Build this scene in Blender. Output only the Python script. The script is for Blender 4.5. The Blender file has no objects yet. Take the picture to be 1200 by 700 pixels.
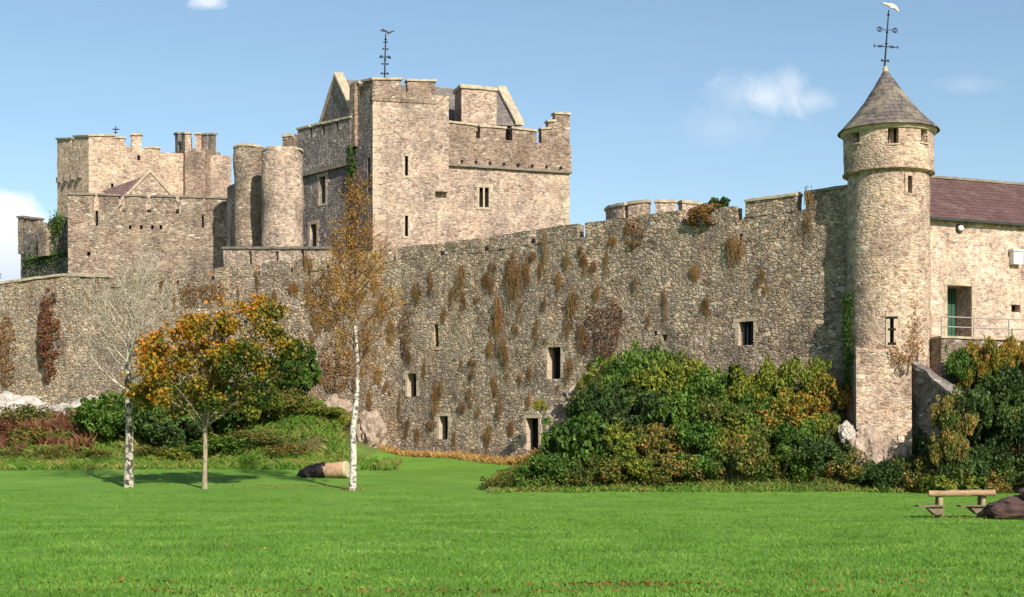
import bpy, math, random
import numpy as np
from mathutils import Vector, Matrix, noise
R = math.radians
sc = bpy.context.scene
COL = sc.collection
# ------------------------------------------------------------------ camera, sky, sun, exposure
F, HZ, EYE = 1800.0, 540.0, 1.83
cd = bpy.data.cameras.new('camera'); cam = bpy.data.objects.new('camera', cd); COL.objects.link(cam)
cam.location = (0, 0, EYE); cam.rotation_euler = (R(90), 0, 0)
cd.sensor_width = 36; cd.lens = 36*F/1200; cd.shift_y = (HZ-350)/1200; cd.clip_end = 5000
sc.camera = cam
SUN_AZ, SUN_EL = 25.0, 33.0          # azimuth measured from behind the camera towards the right
wd = bpy.data.worlds.new('World'); sc.world = wd; wd.use_nodes = True
def build_world():
    nt = wd.node_tree; N = nt.nodes; L = nt.links; N.clear()
    out = N.new('ShaderNodeOutputWorld'); bg = N.new('ShaderNodeBackground'); bg.inputs[1].default_value = 0.088
    sky = N.new('ShaderNodeTexSky'); sky.sky_type = 'NISHITA'; sky.sun_disc = False
    sky.sun_elevation = R(SUN_EL); sky.sun_rotation = R(180-SUN_AZ)
    sky.air_density = 1.0; sky.dust_density = 0.6; sky.ozone_density = 2.0
    tc = N.new('ShaderNodeTexCoord'); sp = N.new('ShaderNodeSeparateXYZ'); L.new(tc.outputs['Generated'], sp.inputs[0])
    def m(op, a, b=None, clamp=False):
        n = N.new('ShaderNodeMath'); n.operation = op; n.use_clamp = clamp
        for i, v in enumerate((a, b)):
            if v is None: continue
            if isinstance(v, (int, float)): n.inputs[i].default_value = v
            else: L.new(v, n.inputs[i])
        return n.outputs[0]
    yy = m('MAXIMUM', sp.outputs[1], 0.05)
    u = m('DIVIDE', sp.outputs[0], yy); v = m('DIVIDE', sp.outputs[2], yy)
    cx = N.new('ShaderNodeCombineXYZ'); L.new(u, cx.inputs[0]); L.new(v, cx.inputs[1])
    def nz(scale, det, rough, dist=0):
        n = N.new('ShaderNodeTexNoise'); n.inputs['Scale'].default_value = scale; n.inputs['Detail'].default_value = det
        n.inputs['Roughness'].default_value = rough; n.inputs['Distortion'].default_value = dist; L.new(cx.outputs[0], n.inputs['Vector']); return n.outputs[0]
    n1 = nz(30, 12, .68, .9); n2 = nz(7, 5, .55)
    def blob(px, py, rx, ry, pw, nn, k, amp, skew=0.0):
        du = m('DIVIDE', m('SUBTRACT', u, (px-600)/F), rx/F); dv = m('DIVIDE', m('SUBTRACT', v, (HZ-py)/F), ry/F)
        if skew: dv = m('ADD', dv, m('MULTIPLY', du, skew))
        d = m('SQRT', m('ADD', m('MULTIPLY', du, du), m('MULTIPLY', dv, dv)))
        g = m('ADD', m('SUBTRACT', 1.0, d), m('MULTIPLY', m('SUBTRACT', nn, .5), k))
        return m('MULTIPLY', m('MULTIPLY', g, pw, True), amp)
    b = blob(5, 300, 66, 82, 5.0, n1, .42, .95)
    for a in ((895, 112, 62, 26, 1.1, n1, 2.2, .50, .3), (925, 100, 26, 30, 1.1, n1, 2.0, .35), (950, 118, 40, 18, 1.0, n1, 1.8, .35),
              (866, 112, 40, 34, .9, n1, 2.0, .3), (850, 150, 70, 30, .6, n1, 1.8, .25),
              (243, 2, 26, 13, 1.3, n1, 1.6, .6), (1130, 100, 50, 14, .7, n1, 1.6, .2), (-40, 320, 130, 60, 3, n1, .6, .8),
              (1500, 200, 260, 90, 2, n1, 1.5, .8), (-420, 180, 220, 90, 2, n1, 1.5, .8)):
        b = m('MAXIMUM', b, blob(*a))
    hz = m('MULTIPLY', m('SUBTRACT', 1.0, m('MULTIPLY', v, 3.0), True), .30)
    mix = N.new('ShaderNodeMixRGB'); L.new(b, mix.inputs[0])
    # pale veil towards the horizon, colour balance of the sky
    mul = N.new('ShaderNodeMixRGB'); mul.blend_type = 'MULTIPLY'; mul.inputs[0].default_value = 1; mul.inputs[2].default_value = SKY_TINT
    L.new(sky.outputs[0], mul.inputs[1])
    L.new(mul.outputs[0], mix.inputs[1])
    ramp = N.new('ShaderNodeMixRGB'); ramp.inputs[1].default_value = (6.2, 6.9, 7.9, 1); ramp.inputs[2].default_value = (9.4, 9.5, 9.6, 1)
    L.new(m('MULTIPLY', m('SUBTRACT', v, .118), 22, True), ramp.inputs[0])
    L.new(ramp.outputs[0], mix.inputs[2])
    L.new(mix.outputs[0], bg.inputs[0]); L.new(bg.outputs[0], out.inputs[0])
SKY_TINT = (1.18, 1.20, 1.14, 1)
build_world()
sl = bpy.data.lights.new('sun', 'SUN'); sl.energy = 5.0; sl.angle = R(.5); sl.color = (1, .92, .79)
so = bpy.data.objects.new('sun', sl); COL.objects.link(so)
sdir = Vector((math.sin(R(SUN_AZ))*math.cos(R(SUN_EL)), -math.cos(R(SUN_AZ))*math.cos(R(SUN_EL)), math.sin(R(SUN_EL))))
so.rotation_euler = sdir.to_track_quat('Z', 'Y').to_euler(); so.location = (40, -40, 60)
sc.view_settings.view_transform = 'Standard'; sc.view_settings.look = 'None'
sc.view_settings.exposure = 0.50; sc.view_settings.gamma = 1.0; sc.view_settings.use_curve_mapping = False
sc.render.engine = 'CYCLES'
sc.cycles.max_bounces = 6; sc.cycles.transparent_max_bounces = 4

# ------------------------------------------------------------------ helpers
rng = np.random.default_rng(7); random.seed(7)
def W(px, py, D): return Vector(((px-600)/F*D, D, EYE+(HZ-py)/F*D))
def XY(px, D): return Vector(((px-600)/F*D, D))
def Zat(py, D): return EYE+(HZ-py)/F*D
def tag(o, label=None, cat=None, group=None, kind=None):
    if label: o['label'] = label
    if cat: o['category'] = cat
    if group: o['group'] = group
    if kind: o['kind'] = kind
    return o
def link(name, me, mat=None, parent=None, loc=None):
    o = bpy.data.objects.new(name, me); COL.objects.link(o)
    if mat is not None and me is not None: me.materials.append(mat)
    if loc is not None: o.location = loc
    if parent is not None:
        o.parent = parent
    return o
def empty(name, loc, label, cat, group=None):
    o = bpy.data.objects.new(name, None); COL.objects.link(o); o.location = loc
    o.empty_display_size = .3
    return tag(o, label, cat, group)
def mesh_np(name, V, Fc):
    """V (n,3), Fc (m,k) fast mesh"""
    V = np.asarray(V, dtype=np.float32); Fc = np.asarray(Fc, dtype=np.int32)
    me = bpy.data.meshes.new(name); m, k = Fc.shape
    me.vertices.add(len(V)); me.vertices.foreach_set('co', V.ravel())
    me.loops.add(m*k); me.loops.foreach_set('vertex_index', Fc.ravel())
    me.polygons.add(m); me.polygons.foreach_set('loop_start', np.arange(0, m*k, k, dtype=np.int32))
    me.polygons.foreach_set('loop_total', np.full(m, k, dtype=np.int32))
    me.update(calc_edges=True); return me
class MB:
    def __init__(s): s.v = []; s.f = []
    def add(s, vs, fs):
        b = len(s.v); s.v += [tuple(v) for v in vs]; s.f += [tuple(i+b for i in f) for f in fs]; return b
    def mesh(s, name, smooth=None):
        me = bpy.data.meshes.new(name); me.from_pydata(s.v, [], s.f); me.update()
        if smooth is not None:
            me.shade_smooth()
            try: me.set_sharp_from_angle(angle=R(smooth))
            except Exception: pass
        return me
    def obj(s, name, mat, parent=None, smooth=None):
        """world-space verts; origin moved to the parent's base"""
        me = s.mesh(name, smooth)
        if parent is not None:
            base = world_loc(parent)
            me.transform(Matrix.Translation(-base))
        return link(name, me, mat, parent)
def world_loc(o):
    v = Vector((0, 0, 0))
    while o is not None: v += o.location; o = o.parent
    return v
def lattice_box(mb, fn, nu, no, nz):
    """surface of a box lattice mapped through fn(a,b,c) with a,b,c in 0..1"""
    idx = {}
    def g(i, j, k):
        key = (i, j, k)
        if key not in idx:
            idx[key] = len(mb.v); mb.v.append(tuple(fn(i/nu, j/no, k/nz)))
        return idx[key]
    for i in range(nu):
        for k in range(nz):
            mb.f.append((g(i, 0, k), g(i+1, 0, k), g(i+1, 0, k+1), g(i, 0, k+1)))
            mb.f.append((g(i, no, k), g(i, no, k+1), g(i+1, no, k+1), g(i+1, no, k)))
    for i in range(nu):
        for j in range(no):
            mb.f.append((g(i, j, 0), g(i, j+1, 0), g(i+1, j+1, 0), g(i+1, j, 0)))
            mb.f.append((g(i, j, nz), g(i+1, j, nz), g(i+1, j+1, nz), g(i, j+1, nz)))
    for j in range(no):
        for k in range(nz):
            mb.f.append((g(0, j, k), g(0, j, k+1), g(0, j+1, k+1), g(0, j+1, k)))
            mb.f.append((g(nu, j, k), g(nu, j+1, k), g(nu, j+1, k+1), g(nu, j, k+1)))
def jv(p, amp, fr=1.7):
    return noise.noise_vector(Vector(p)*fr)*amp
def block(name, mat, parent, P, u0, u1, o0, o1, z0, zta, ztb=None, n=(3, 2, 3), jit=.03, fr=1.7, mb=None, z0b=None):
    """box in (u along, o inward offset, z) mapped by P, top may slope"""
    ztb = zta if ztb is None else ztb; z0b = z0 if z0b is None else z0b
    own = mb is None; mb = mb or MB()
    def fn(a, b, c):
        zt = zta+(ztb-zta)*a; zb = z0+(z0b-z0)*a
        p = Vector(P(u0+(u1-u0)*a, zb+(zt-zb)*c, o0+(o1-o0)*b))
        return p+jv(p, jit, fr)
    lattice_box(mb, fn, *n)
    if own: return mb.obj(name, mat, parent)
def line_P(A, B, batter=0.0, zref=0.0):
    A = Vector(A); B = Vector(B); d = (B-A); L = d.length; d /= L
    n = Vector((-d.y, d.x))            # candidate inward normal
    mid = (A+B)/2
    if n.dot(mid) < 0: n = -n          # inward = away from the camera
    def P(u, z, off=0.0):
        off2 = off-(max(0, zref-z))*batter
        q = A+d*u+n*off2
        return (q.x, q.y, z)
    P.L = L; P.A = A; P.B = B; P.d = d; P.n = n
    def uu(px):                        # where the ray through column px meets the line
        k = (px-600)/F
        return (k*A.y-A.x)/(d.x-k*d.y)
    P.u = uu
    P.D = lambda u: A.y+d.y*u
    return P
def circ_P(c, r, taper=0.0, z0=0.0):
    """u = angle in radians, 0 towards the camera, + to the right"""
    def P(u, z, off=0.0):
        rr = r-off-taper*(z-z0)
        return (c[0]+rr*math.sin(u), c[1]-rr*math.cos(u), z)
    P.c = c; P.r = r
    return P
def surf(name, mat, parent, P, u0, u1, z0, z1, du, dz, holes=(), thick=.8, jit=.03, ztop=None, hd=.6,
         dark=None, hname='window', closed=False, fr=.9, smooth=40, cap=True):
    eps = 1e-4
    us = list(np.linspace(u0, u1, max(2, int(round((u1-u0)/du))+1)))
    zs = list(np.linspace(z0, z1, max(2, int(round((z1-z0)/dz))+1)))
    def ins(lst, v, tol):
        near = [x for x in lst[1:-1] if abs(x-v) < tol and x not in fixed]
        for x in near: lst.remove(x)
        if not any(abs(x-v) < eps for x in lst): lst.append(v)
        fixed.add(v)
    fixed = set()
    for h in holes:
        for v in h[:2]: ins(us, v, du*.45)
    us.sort(); fixed = set()
    for h in holes:
        for v in h[2:4]: ins(zs, v, dz*.45)
    zs.sort()
    zl = max([h[3] for h in holes], default=z0)+.05
    if ztop is None: ztop = lambda u: z1
    def zz(u, z):
        return z if z <= zl else zl+(z-zl)/(z1-zl)*(ztop(u)-zl)
    def inh(u, z, tol=1e-5):
        for i, h in enumerate(holes):
            if h[0]+tol < u < h[1]-tol and h[2]+tol < z < h[3]-tol: return i
        return None
    mb = MB(); nu, nz = len(us), len(zs)
    def pt(u, z, off=0.0):
        p = Vector(P(u, zz(u, z), off)); q = Vector(P(u, zz(u, z), off+1.0))
        nrm = (q-p).normalized()
        return p+nrm*noise.noise(p*fr)*jit+nrm*noise.noise(p*fr*3.3)*jit*.5
    for j, z in enumerate(zs):
        for i, u in enumerate(us): mb.v.append(tuple(pt(u, z)))
    # free hole corners at their exact place is fine: noise is continuous
    for j in range(nz-1):
        for i in range(nu-1):
            if inh((us[i]+us[i+1])/2, (zs[j]+zs[j+1])/2) is None:
                a = j*nu+i; mb.f.append((a, a+1, a+nu+1, a+nu))
    backs = []
    for h in holes:
        d = h[4] if len(h) > 4 else hd
        iu = [i for i, u in enumerate(us) if h[0]-1e-5 <= u <= h[1]+1e-5]; jz = [j for j, z in enumerate(zs) if h[2]-1e-5 <= z <= h[3]+1e-5]
        ring = [(i, jz[0]) for i in iu]+[(iu[-1], j) for j in jz[1:]]+[(i, jz[-1]) for i in iu[-2::-1]]+[(iu[0], j) for j in jz[-2:0:-1]]
        inner = []
        for (i, j) in ring:
            p = Vector(P(us[i], zz(us[i], zs[j]), d)); inner.append(len(mb.v)); mb.v.append(tuple(p))
        m = len(ring)
        for k in range(m):
            a = ring[k][1]*nu+ring[k][0]; b = ring[(k+1) % m][1]*nu+ring[(k+1) % m][0]
            mb.f.append((b, a, inner[k], inner[(k+1) % m]))
        backs.append([P(h[0]-.02*(0 if closed else 1), h[2]-.02, d-.004), P(h[1]+.02*(0 if closed else 1), h[2]-.02, d-.004),
                      P(h[1]+.02*(0 if closed else 1), h[3]+.02, d-.004), P(h[0]-.02*(0 if closed else 1), h[3]+.02, d-.004)])
    if cap:
        tb = []
        for i, u in enumerate(us):
            p = P(u, zz(u, z1), thick); q = P(u, z0, thick); tb.append((len(mb.v), len(mb.v)+1)); mb.v += [tuple(p), tuple(q)]
        for i in range(nu-1):
            a = (nz-1)*nu+i
            mb.f.append((a, a+1, tb[i+1][0], tb[i][0]))
            mb.f.append((tb[i][0], tb[i+1][0], tb[i+1][1], tb[i][1]))
        if not closed:
            mb.f.append(tuple([j*nu for j in range(nz)]+[tb[0][0], tb[0][1]]))
            mb.f.append(tuple([j*nu+nu-1 for j in range(nz)][::-1]+[tb[-1][1], tb[-1][0]]))
    o = mb.obj(name, mat, parent, smooth)
    outs = []
    for i, bq in enumerate(backs):
        b = MB(); mid = sum((Vector(q) for q in bq), Vector())/4
        # a shallow slab closing the recess, near-black paint for the unlit interior
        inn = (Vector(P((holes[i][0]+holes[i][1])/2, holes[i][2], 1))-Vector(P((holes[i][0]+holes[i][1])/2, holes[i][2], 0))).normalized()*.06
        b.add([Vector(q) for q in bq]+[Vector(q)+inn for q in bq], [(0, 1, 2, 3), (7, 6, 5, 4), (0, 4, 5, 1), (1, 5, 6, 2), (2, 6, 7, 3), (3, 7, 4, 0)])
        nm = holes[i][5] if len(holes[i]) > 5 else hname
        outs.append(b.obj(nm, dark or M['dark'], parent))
    return o, outs

# ------------------------------------------------------------------ materials
M = {}
class NT:
    def __init__(s, name):
        s.m = bpy.data.materials.new(name); s.m.use_nodes = True; s.t = s.m.node_tree; s.N = s.t.nodes; s.L = s.t.links; s.N.clear()
        s.out = s.N.new('ShaderNodeOutputMaterial'); s.b = s.N.new('ShaderNodeBsdfPrincipled'); s.L.new(s.b.outputs[0], s.out.inputs[0])
        s.b.inputs['Roughness'].default_value = .9; s.b.inputs['Specular IOR Level'].default_value = .2
    def set(s, inp, v):
        if isinstance(v, (int, float)): inp.default_value = v
        elif isinstance(v, (tuple, list)):
            inp.default_value = tuple(v)+(1,) if len(v) == 3 and len(inp.default_value) == 4 else tuple(v)
        else: s.L.new(v, inp)
    def math(s, op, a, b=0.0, clamp=False):
        n = s.N.new('ShaderNodeMath'); n.operation = op; n.use_clamp = clamp; s.set(n.inputs[0], a); s.set(n.inputs[1], b); return n.outputs[0]
    def vmath(s, op, a, b):
        n = s.N.new('ShaderNodeVectorMath'); n.operation = op; s.set(n.inputs[0], a); s.set(n.inputs[1], b); return n.outputs[0]
    def scale(s, a, k):
        n = s.N.new('ShaderNodeVectorMath'); n.operation = 'SCALE'; s.set(n.inputs[0], a); s.set(n.inputs['Scale'], k); return n.outputs[0]
    def pos(s): return s.N.new('ShaderNodeNewGeometry').outputs['Position']
    def objc(s): return s.N.new('ShaderNodeTexCoord').outputs['Object']
    def island(s): return s.N.new('ShaderNodeNewGeometry').outputs['Random Per Island']
    def orand(s): return s.N.new('ShaderNodeObjectInfo').outputs['Random']
    def noise(s, vec, scale, det=3, rough=.55, col=False, dist=0):
        n = s.N.new('ShaderNodeTexNoise'); s.set(n.inputs['Vector'], vec); n.inputs['Scale'].default_value = scale
        n.inputs['Detail'].default_value = det; n.inputs['Roughness'].default_value = rough; n.inputs['Distortion'].default_value = dist
        return n.outputs['Color'] if col else n.outputs[0]
    def vor(s, vec, feature='F1', scale=1.0, rnd=1.0):
        n = s.N.new('ShaderNodeTexVoronoi'); n.feature = feature; s.set(n.inputs['Vector'], vec); n.inputs['Scale'].default_value = scale
        n.inputs['Randomness'].default_value = rnd; return n
    def ramp(s, fac, stops, interp='LINEAR'):
        n = s.N.new('ShaderNodeValToRGB'); n.color_ramp.interpolation = interp; e = n.color_ramp.elements
        while len(e) < len(stops): e.new(.5)
        for i, (p, c) in enumerate(stops):
            e[i].position = p; e[i].color = tuple(c)+(1,)
        s.set(n.inputs[0], fac); return n.outputs[0]
    def mix(s, fac, a, b, mode='MIX'):
        n = s.N.new('ShaderNodeMixRGB'); n.blend_type = mode; s.set(n.inputs[0], fac); s.set(n.inputs[1], a); s.set(n.inputs[2], b); return n.outputs[0]
    def mapr(s, v, a, b, c=0.0, d=1.0):
        n = s.N.new('ShaderNodeMapRange'); s.set(n.inputs[0], v)
        for i, x in enumerate((a, b, c, d)): n.inputs[i+1].default_value = x
        return n.outputs[0]
    def bump(s, h, strength=.6, dist=.05):
        n = s.N.new('ShaderNodeBump'); n.inputs['Strength'].default_value = strength; n.inputs['Distance'].default_value = dist
        s.L.new(h, n.inputs['Height']); s.L.new(n.outputs[0], s.b.inputs['Normal'])
    def color(s, c): s.set(s.b.inputs['Base Color'], c)
def stone(name, pal, w=.34, h=.17, mortar=(.22, .19, .15), stain=(.10, .09, .075), stain_amt=.45, rust=(.30, .13, .05), rust_amt=.25,
          bumpd=.06, white=.08, mw=.06, scale_noise=.3, top=None):
    s = NT(name); p = s.pos()
    wob = s.scale(s.vmath('SUBTRACT', s.noise(p, 2.2, 2, .6, True), (.5, .5, .5)), .22)
    q = s.vmath('ADD', p, wob)
    q = s.vmath('MULTIPLY', q, (1/w, 1/w, 1/h))
    big_ = s.math('GREATER_THAN', s.noise(s.vmath('MULTIPLY', p, (.8, .8, 1.5)), .8, 4, .65), .53)
    q = s.vmath('MULTIPLY', q, (1, 1, 1)); q = s.scale(q, s.math('SUBTRACT', 1.12, s.math('MULTIPLY', big_, .50)))
    v1 = s.vor(q, 'F1', 1.0, .9); ve = s.vor(q, 'DISTANCE_TO_EDGE', 1.0, .9)
    sep = s.N.new('ShaderNodeSeparateColor'); s.L.new(v1.outputs['Color'], sep.inputs[0]); rc, gc, bc = sep.outputs[0], sep.outputs[1], sep.outputs[2]
    c = s.ramp(rc, [(i/(len(pal)-1), x) for i, x in enumerate(pal)])
    c = s.mix(s.math('MULTIPLY', s.math('GREATER_THAN', gc, 1-white), .75), c, (.62, .58, .50))
    c = s.mix(s.math('MULTIPLY', s.math('LESS_THAN', bc, .12), .55), c, tuple(x*.45 for x in pal[0]))
    fine = s.noise(p, 9, 5, .7)
    c = s.mix(1.0, c, s.ramp(fine, [(.25, (.55, .55, .55)), (.75, (1.35, 1.32, 1.28))]), 'MULTIPLY')
    e = s.math('ADD', ve.outputs[0], s.math('MULTIPLY', s.math('SUBTRACT', s.noise(p, 14, 3), .5), .10))
    vis = s.mapr(s.noise(p, 1.1, 3, .6), .36, .62, .25, 1.0)
    mm = s.math('SUBTRACT', 1.0, s.math('MULTIPLY', s.math('SUBTRACT', 1.0, s.mapr(e, mw*.3, mw*1.6)), vis))
    # small pale chips, and pits with their shadow painted into the colour
    pit = s.noise(s.vmath('MULTIPLY', p, (1, 1, 1.7)), 6.5, 3, .65)
    c = s.mix(s.math('MULTIPLY', s.mapr(pit, .60, .70), .65), c, tuple(x*.30 for x in pal[0]))
    c = s.mix(s.math('MULTIPLY', s.mapr(pit, .40, .30), .35), c, tuple(min(.7, x*1.25) for x in pal[-2]))
    c = s.mix(mm, mortar, c)
    big = s.noise(p, scale_noise, 5, .62)
    c = s.mix(s.math('MULTIPLY', s.mapr(big, .50, .66), stain_amt), c, stain)
    big2 = s.noise(s.vmath('ADD', p, (31, 7, 3)), scale_noise*1.7, 4, .6)
    c = s.mix(s.math('MULTIPLY', s.mapr(big2, .52, .70), .35), c, (.52, .44, .32))
    drip = s.noise(s.vmath('MULTIPLY', s.vmath('ADD', p, (5, 11, 2)), (2.6, 2.6, .22)), 1.0, 6, .68)
    c = s.mix(s.math('MULTIPLY', s.mapr(drip, .55, .70), stain_amt*.9), c, tuple(x*.62 for x in stain))
    lic = s.noise(s.vmath('ADD', p, (3, 17, 9)), 3.4, 6, .75)
    c = s.mix(s.math('MULTIPLY', s.mapr(lic, .57, .64), .55), c, tuple(x*.5 for x in pal[0]))
    c = s.mix(s.math('MULTIPLY', s.mapr(lic, .42, .36), .40), c, (.56, .50, .42))
    st = s.noise(s.vmath('MULTIPLY', p, (1.5, 1.5, .30)), 1.0, 5, .62)
    c = s.mix(s.math('MULTIPLY', s.mapr(st, .56, .72), rust_amt), c, rust)
    mot = s.noise(s.vmath('ADD', p, (8, 2, 6)), 4.2, 4, .7)
    c = s.mix(1.0, c, s.ramp(mot, [(.30, (.58, .57, .58)), (.52, (1.0, 1.0, 1.0)), (.72, (1.28, 1.25, 1.2))]), 'MULTIPLY')
    wea = s.noise(s.vmath('ADD', p, (2, 21, 14)), .55, 6, .66)
    c = s.mix(1.0, c, s.ramp(wea, [(.34, (.68, .68, .71)), (.52, (1.0, 1.0, 1.0)), (.70, (1.14, 1.12, 1.08))]), 'MULTIPLY')
    if top:          # dark lichen growth near the wall head
        z = s.N.new('ShaderNodeSeparateXYZ'); s.L.new(p, z.inputs[0])
        k = s.math('MULTIPLY', s.mapr(z.outputs[2], top[0], top[1]), s.mapr(s.noise(p, 1.3, 4, .6), .35, .6))
        c = s.mix(s.math('MULTIPLY', k, top[2]), c, (.12, .10, .08))
    s.color(c)
    hgt = s.math('ADD', s.math('MULTIPLY', s.math('MINIMUM', e, .22), 3.0), s.math('MULTIPLY', gc, .45))
    hgt = s.math('ADD', hgt, s.math('ADD', s.math('MULTIPLY', fine, .8), s.math('MULTIPLY', pit, -1.1)))
    s.bump(hgt, .9, bumpd)
    M[name] = s.m; return s.m
def plain(name, col, col2=None, sc_=6, rough=.8, bump=0.0, metal=0, stretch=(1, 1, 1)):
    s = NT(name); v = s.vmath('MULTIPLY', s.pos(), stretch); n = s.noise(v, sc_, 5, .65)
    col2 = col2 or tuple(x*.6 for x in col)
    s.color(s.ramp(n, [(.3, col2), (.7, col)])); s.b.inputs['Roughness'].default_value = rough; s.b.inputs['Metallic'].default_value = metal
    if bump: s.bump(n, .8, bump)
    M[name] = s.m; return s.m
stone('stone_curtain', [(0.295, 0.221, 0.159), (0.527, 0.408, 0.292), (0.419, 0.356, 0.300), (0.715, 0.558, 0.416), (0.561, 0.416, 0.276)], .27, .125, mortar=(0.203, 0.151, 0.108),
      stain=(0.233, 0.188, 0.149), stain_amt=.5, rust=(0.465, 0.227, 0.100), rust_amt=.55, bumpd=.13, white=.07, mw=.07, top=(0.800, 0.800, 0.694))
stone('stone_tower', [(0.322, 0.219, 0.160), (0.563, 0.411, 0.304), (0.457, 0.345, 0.273), (0.618, 0.465, 0.350), (0.375, 0.265, 0.214)], .28, .135, mortar=(0.591, 0.438, 0.328),
      stain=(0.348, 0.265, 0.214), stain_amt=.4, rust_amt=.25, bumpd=.05, white=.08, mw=.13)
stone('stone_hall', [(0.363, 0.253, 0.198), (0.591, 0.425, 0.334), (0.335, 0.239, 0.206), (0.645, 0.491, 0.381)], .30, .145, mortar=(0.697, 0.518, 0.410),
      stain=(0.402, 0.304, 0.244), stain_amt=.4, rust_amt=.25, bumpd=.04, white=.10, mw=.20)
stone('stone_keep', [(0.217, 0.164, 0.151), (0.434, 0.316, 0.249), (0.535, 0.406, 0.316), (0.306, 0.224, 0.196), (0.561, 0.433, 0.348)], .30, .145, mortar=(0.575, 0.440, 0.338),
      stain=(0.332, 0.250, 0.202), stain_amt=.62, rust=(0.486, 0.289, 0.180), rust_amt=.4, bumpd=.06, white=.10, mw=.16)
stone('stone_keep_red', [(0.202, 0.129, 0.099), (0.343, 0.235, 0.172), (0.282, 0.207, 0.164), (0.402, 0.301, 0.237)], .30, .14, mortar=(0.363, 0.279, 0.217),
      stain=(0.181, 0.134, 0.112), stain_amt=.45, rust_amt=.4, bumpd=.06, white=.06, mw=.11)
stone('stone_grey', [(0.168, 0.149, 0.145), (0.284, 0.254, 0.245), (0.230, 0.209, 0.205), (0.357, 0.314, 0.298)], .30, .14, mortar=(0.252, 0.221, 0.205),
      stain=(0.136, 0.122, 0.112), stain_amt=.5, rust_amt=.2, bumpd=.08, white=.06, mw=.09)
stone('stone_brown', [(0.188, 0.131, 0.098), (0.344, 0.255, 0.187), (0.277, 0.219, 0.173), (0.466, 0.367, 0.277)], .31, .15, mortar=(0.366, 0.290, 0.228),
      stain=(0.177, 0.143, 0.118), stain_amt=.45, rust=(0.376, 0.213, 0.139), rust_amt=.5, bumpd=.08, white=.08, mw=.10)
plain('ashlar', (.52, .42, .32), (.33, .255, .19), 5, bump=.03)
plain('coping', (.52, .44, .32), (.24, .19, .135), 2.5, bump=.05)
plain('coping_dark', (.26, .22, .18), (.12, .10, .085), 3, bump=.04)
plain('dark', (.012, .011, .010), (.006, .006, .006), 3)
plain('iron', (.030, .035, .05), (.015, .017, .025), 8, .5)
plain('vane_paint', (.70, .62, .50), (.55, .45, .32), 8, .5)
plain('door_green', (.04, .095, .06), (.03, .07, .045), 3, .55, stretch=(8, 8, .4))
plain('rail_metal', (.33, .33, .31), (.22, .20, .18), 10, .5)
plain('white_plastic', (.75, .74, .70), (.62, .60, .56), 4, .5)
plain('lamp_dark', (.05, .05, .05), None, 4, .5)
def slate(name, c1, c2, lich, lich_amt, along, row=.22, wd=.30):
    s = NT(name); p = s.pos()
    al = s.N.new('ShaderNodeVectorMath'); al.operation = 'DOT_PRODUCT'; s.L.new(p, al.inputs[0]); al.inputs[1].default_value = along
    z = s.N.new('ShaderNodeSeparateXYZ'); s.L.new(p, z.inputs[0])
    cb = s.N.new('ShaderNodeCombineXYZ'); s.L.new(al.outputs['Value'], cb.inputs[0]); s.L.new(z.outputs[2], cb.inputs[1])
    br = s.N.new('ShaderNodeTexBrick'); s.L.new(cb.outputs[0], br.inputs['Vector']); br.inputs['Scale'].default_value = 1
    br.inputs['Brick Width'].default_value = wd; br.inputs['Row Height'].default_value = row; br.inputs['Mortar Size'].default_value = .012
    br.inputs['Color1'].default_value = c1+(1,); br.inputs['Color2'].default_value = c2+(1,); br.inputs['Mortar'].default_value = tuple(x*.35 for x in c1)+(1,)
    n = s.noise(p, 1.1, 6, .65); n2 = s.noise(p, 7, 4, .7)
    c = s.mix(s.math('MULTIPLY', s.mapr(n, .48, .68), lich_amt), br.outputs[0], lich)
    c = s.mix(1, c, s.ramp(n2, [(.3, (.7, .7, .7)), (.7, (1.25, 1.25, 1.25))]), 'MULTIPLY')
    s.color(c); s.b.inputs['Roughness'].default_value = .75
    saw = s.math('FRACT', s.math('DIVIDE', z.outputs[2], row)); s.bump(s.math('ADD', s.math('MULTIPLY', saw, -.5), s.math('MULTIPLY', n2, .4)), .6, .04)
    M[name] = s.m; return s.m
slate('slate_hall', (.105, .055, .052), (.135, .075, .068), (.24, .19, .15), .35, (1, .5, 0))
slate('slate_cone', (.085, .072, .074), (.165, .135, .12), (.32, .27, .18), .75, (3, 1, 0), .20, .26)
slate('slate_keep', (.17, .15, .14), (.13, .11, .115), (.28, .25, .19), .6, (1, .2, 0), .25, .3)
slate('slate_small', (.14, .085, .085), (.18, .12, .11), (.24, .2, .16), .4, (1, .3, 0))
def leafmat(name, stops, clump=.5, sc_=.9, trans=.25, grad=None, rough=.6):
    s = NT(name); r = s.island(); n = s.noise(s.pos(), sc_, 3, .6)
    f = s.math('ADD', s.math('MULTIPLY', r, 1-clump), s.math('MULTIPLY', s.mapr(n, .32, .68), clump))
    f = s.math('ADD', f, s.math('MULTIPLY', s.math('SUBTRACT', s.orand(), .5), .12), True)
    if grad is not None:     # a tree turning colour from one side: leaf colour follows the crown's own axes
        o = s.objc(); d = s.N.new('ShaderNodeVectorMath'); d.operation = 'DOT_PRODUCT'; s.L.new(o, d.inputs[0]); d.inputs[1].default_value = grad[:3]
        f = s.math('ADD', f, s.math('ADD', d.outputs['Value'], grad[3]), True)
    c = s.ramp(f, stops); s.color(c); s.b.inputs['Roughness'].default_value = rough
    tr = s.N.new('ShaderNodeBsdfTranslucent'); s.L.new(c, tr.inputs[0])
    mx = s.N.new('ShaderNodeMixShader'); mx.inputs[0].default_value = trans
    s.L.new(s.b.outputs[0], mx.inputs[1]); s.L.new(tr.outputs[0], mx.inputs[2]); s.L.new(mx.outputs[0], s.out.inputs[0])
    M[name] = s.m; return s.m
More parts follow.
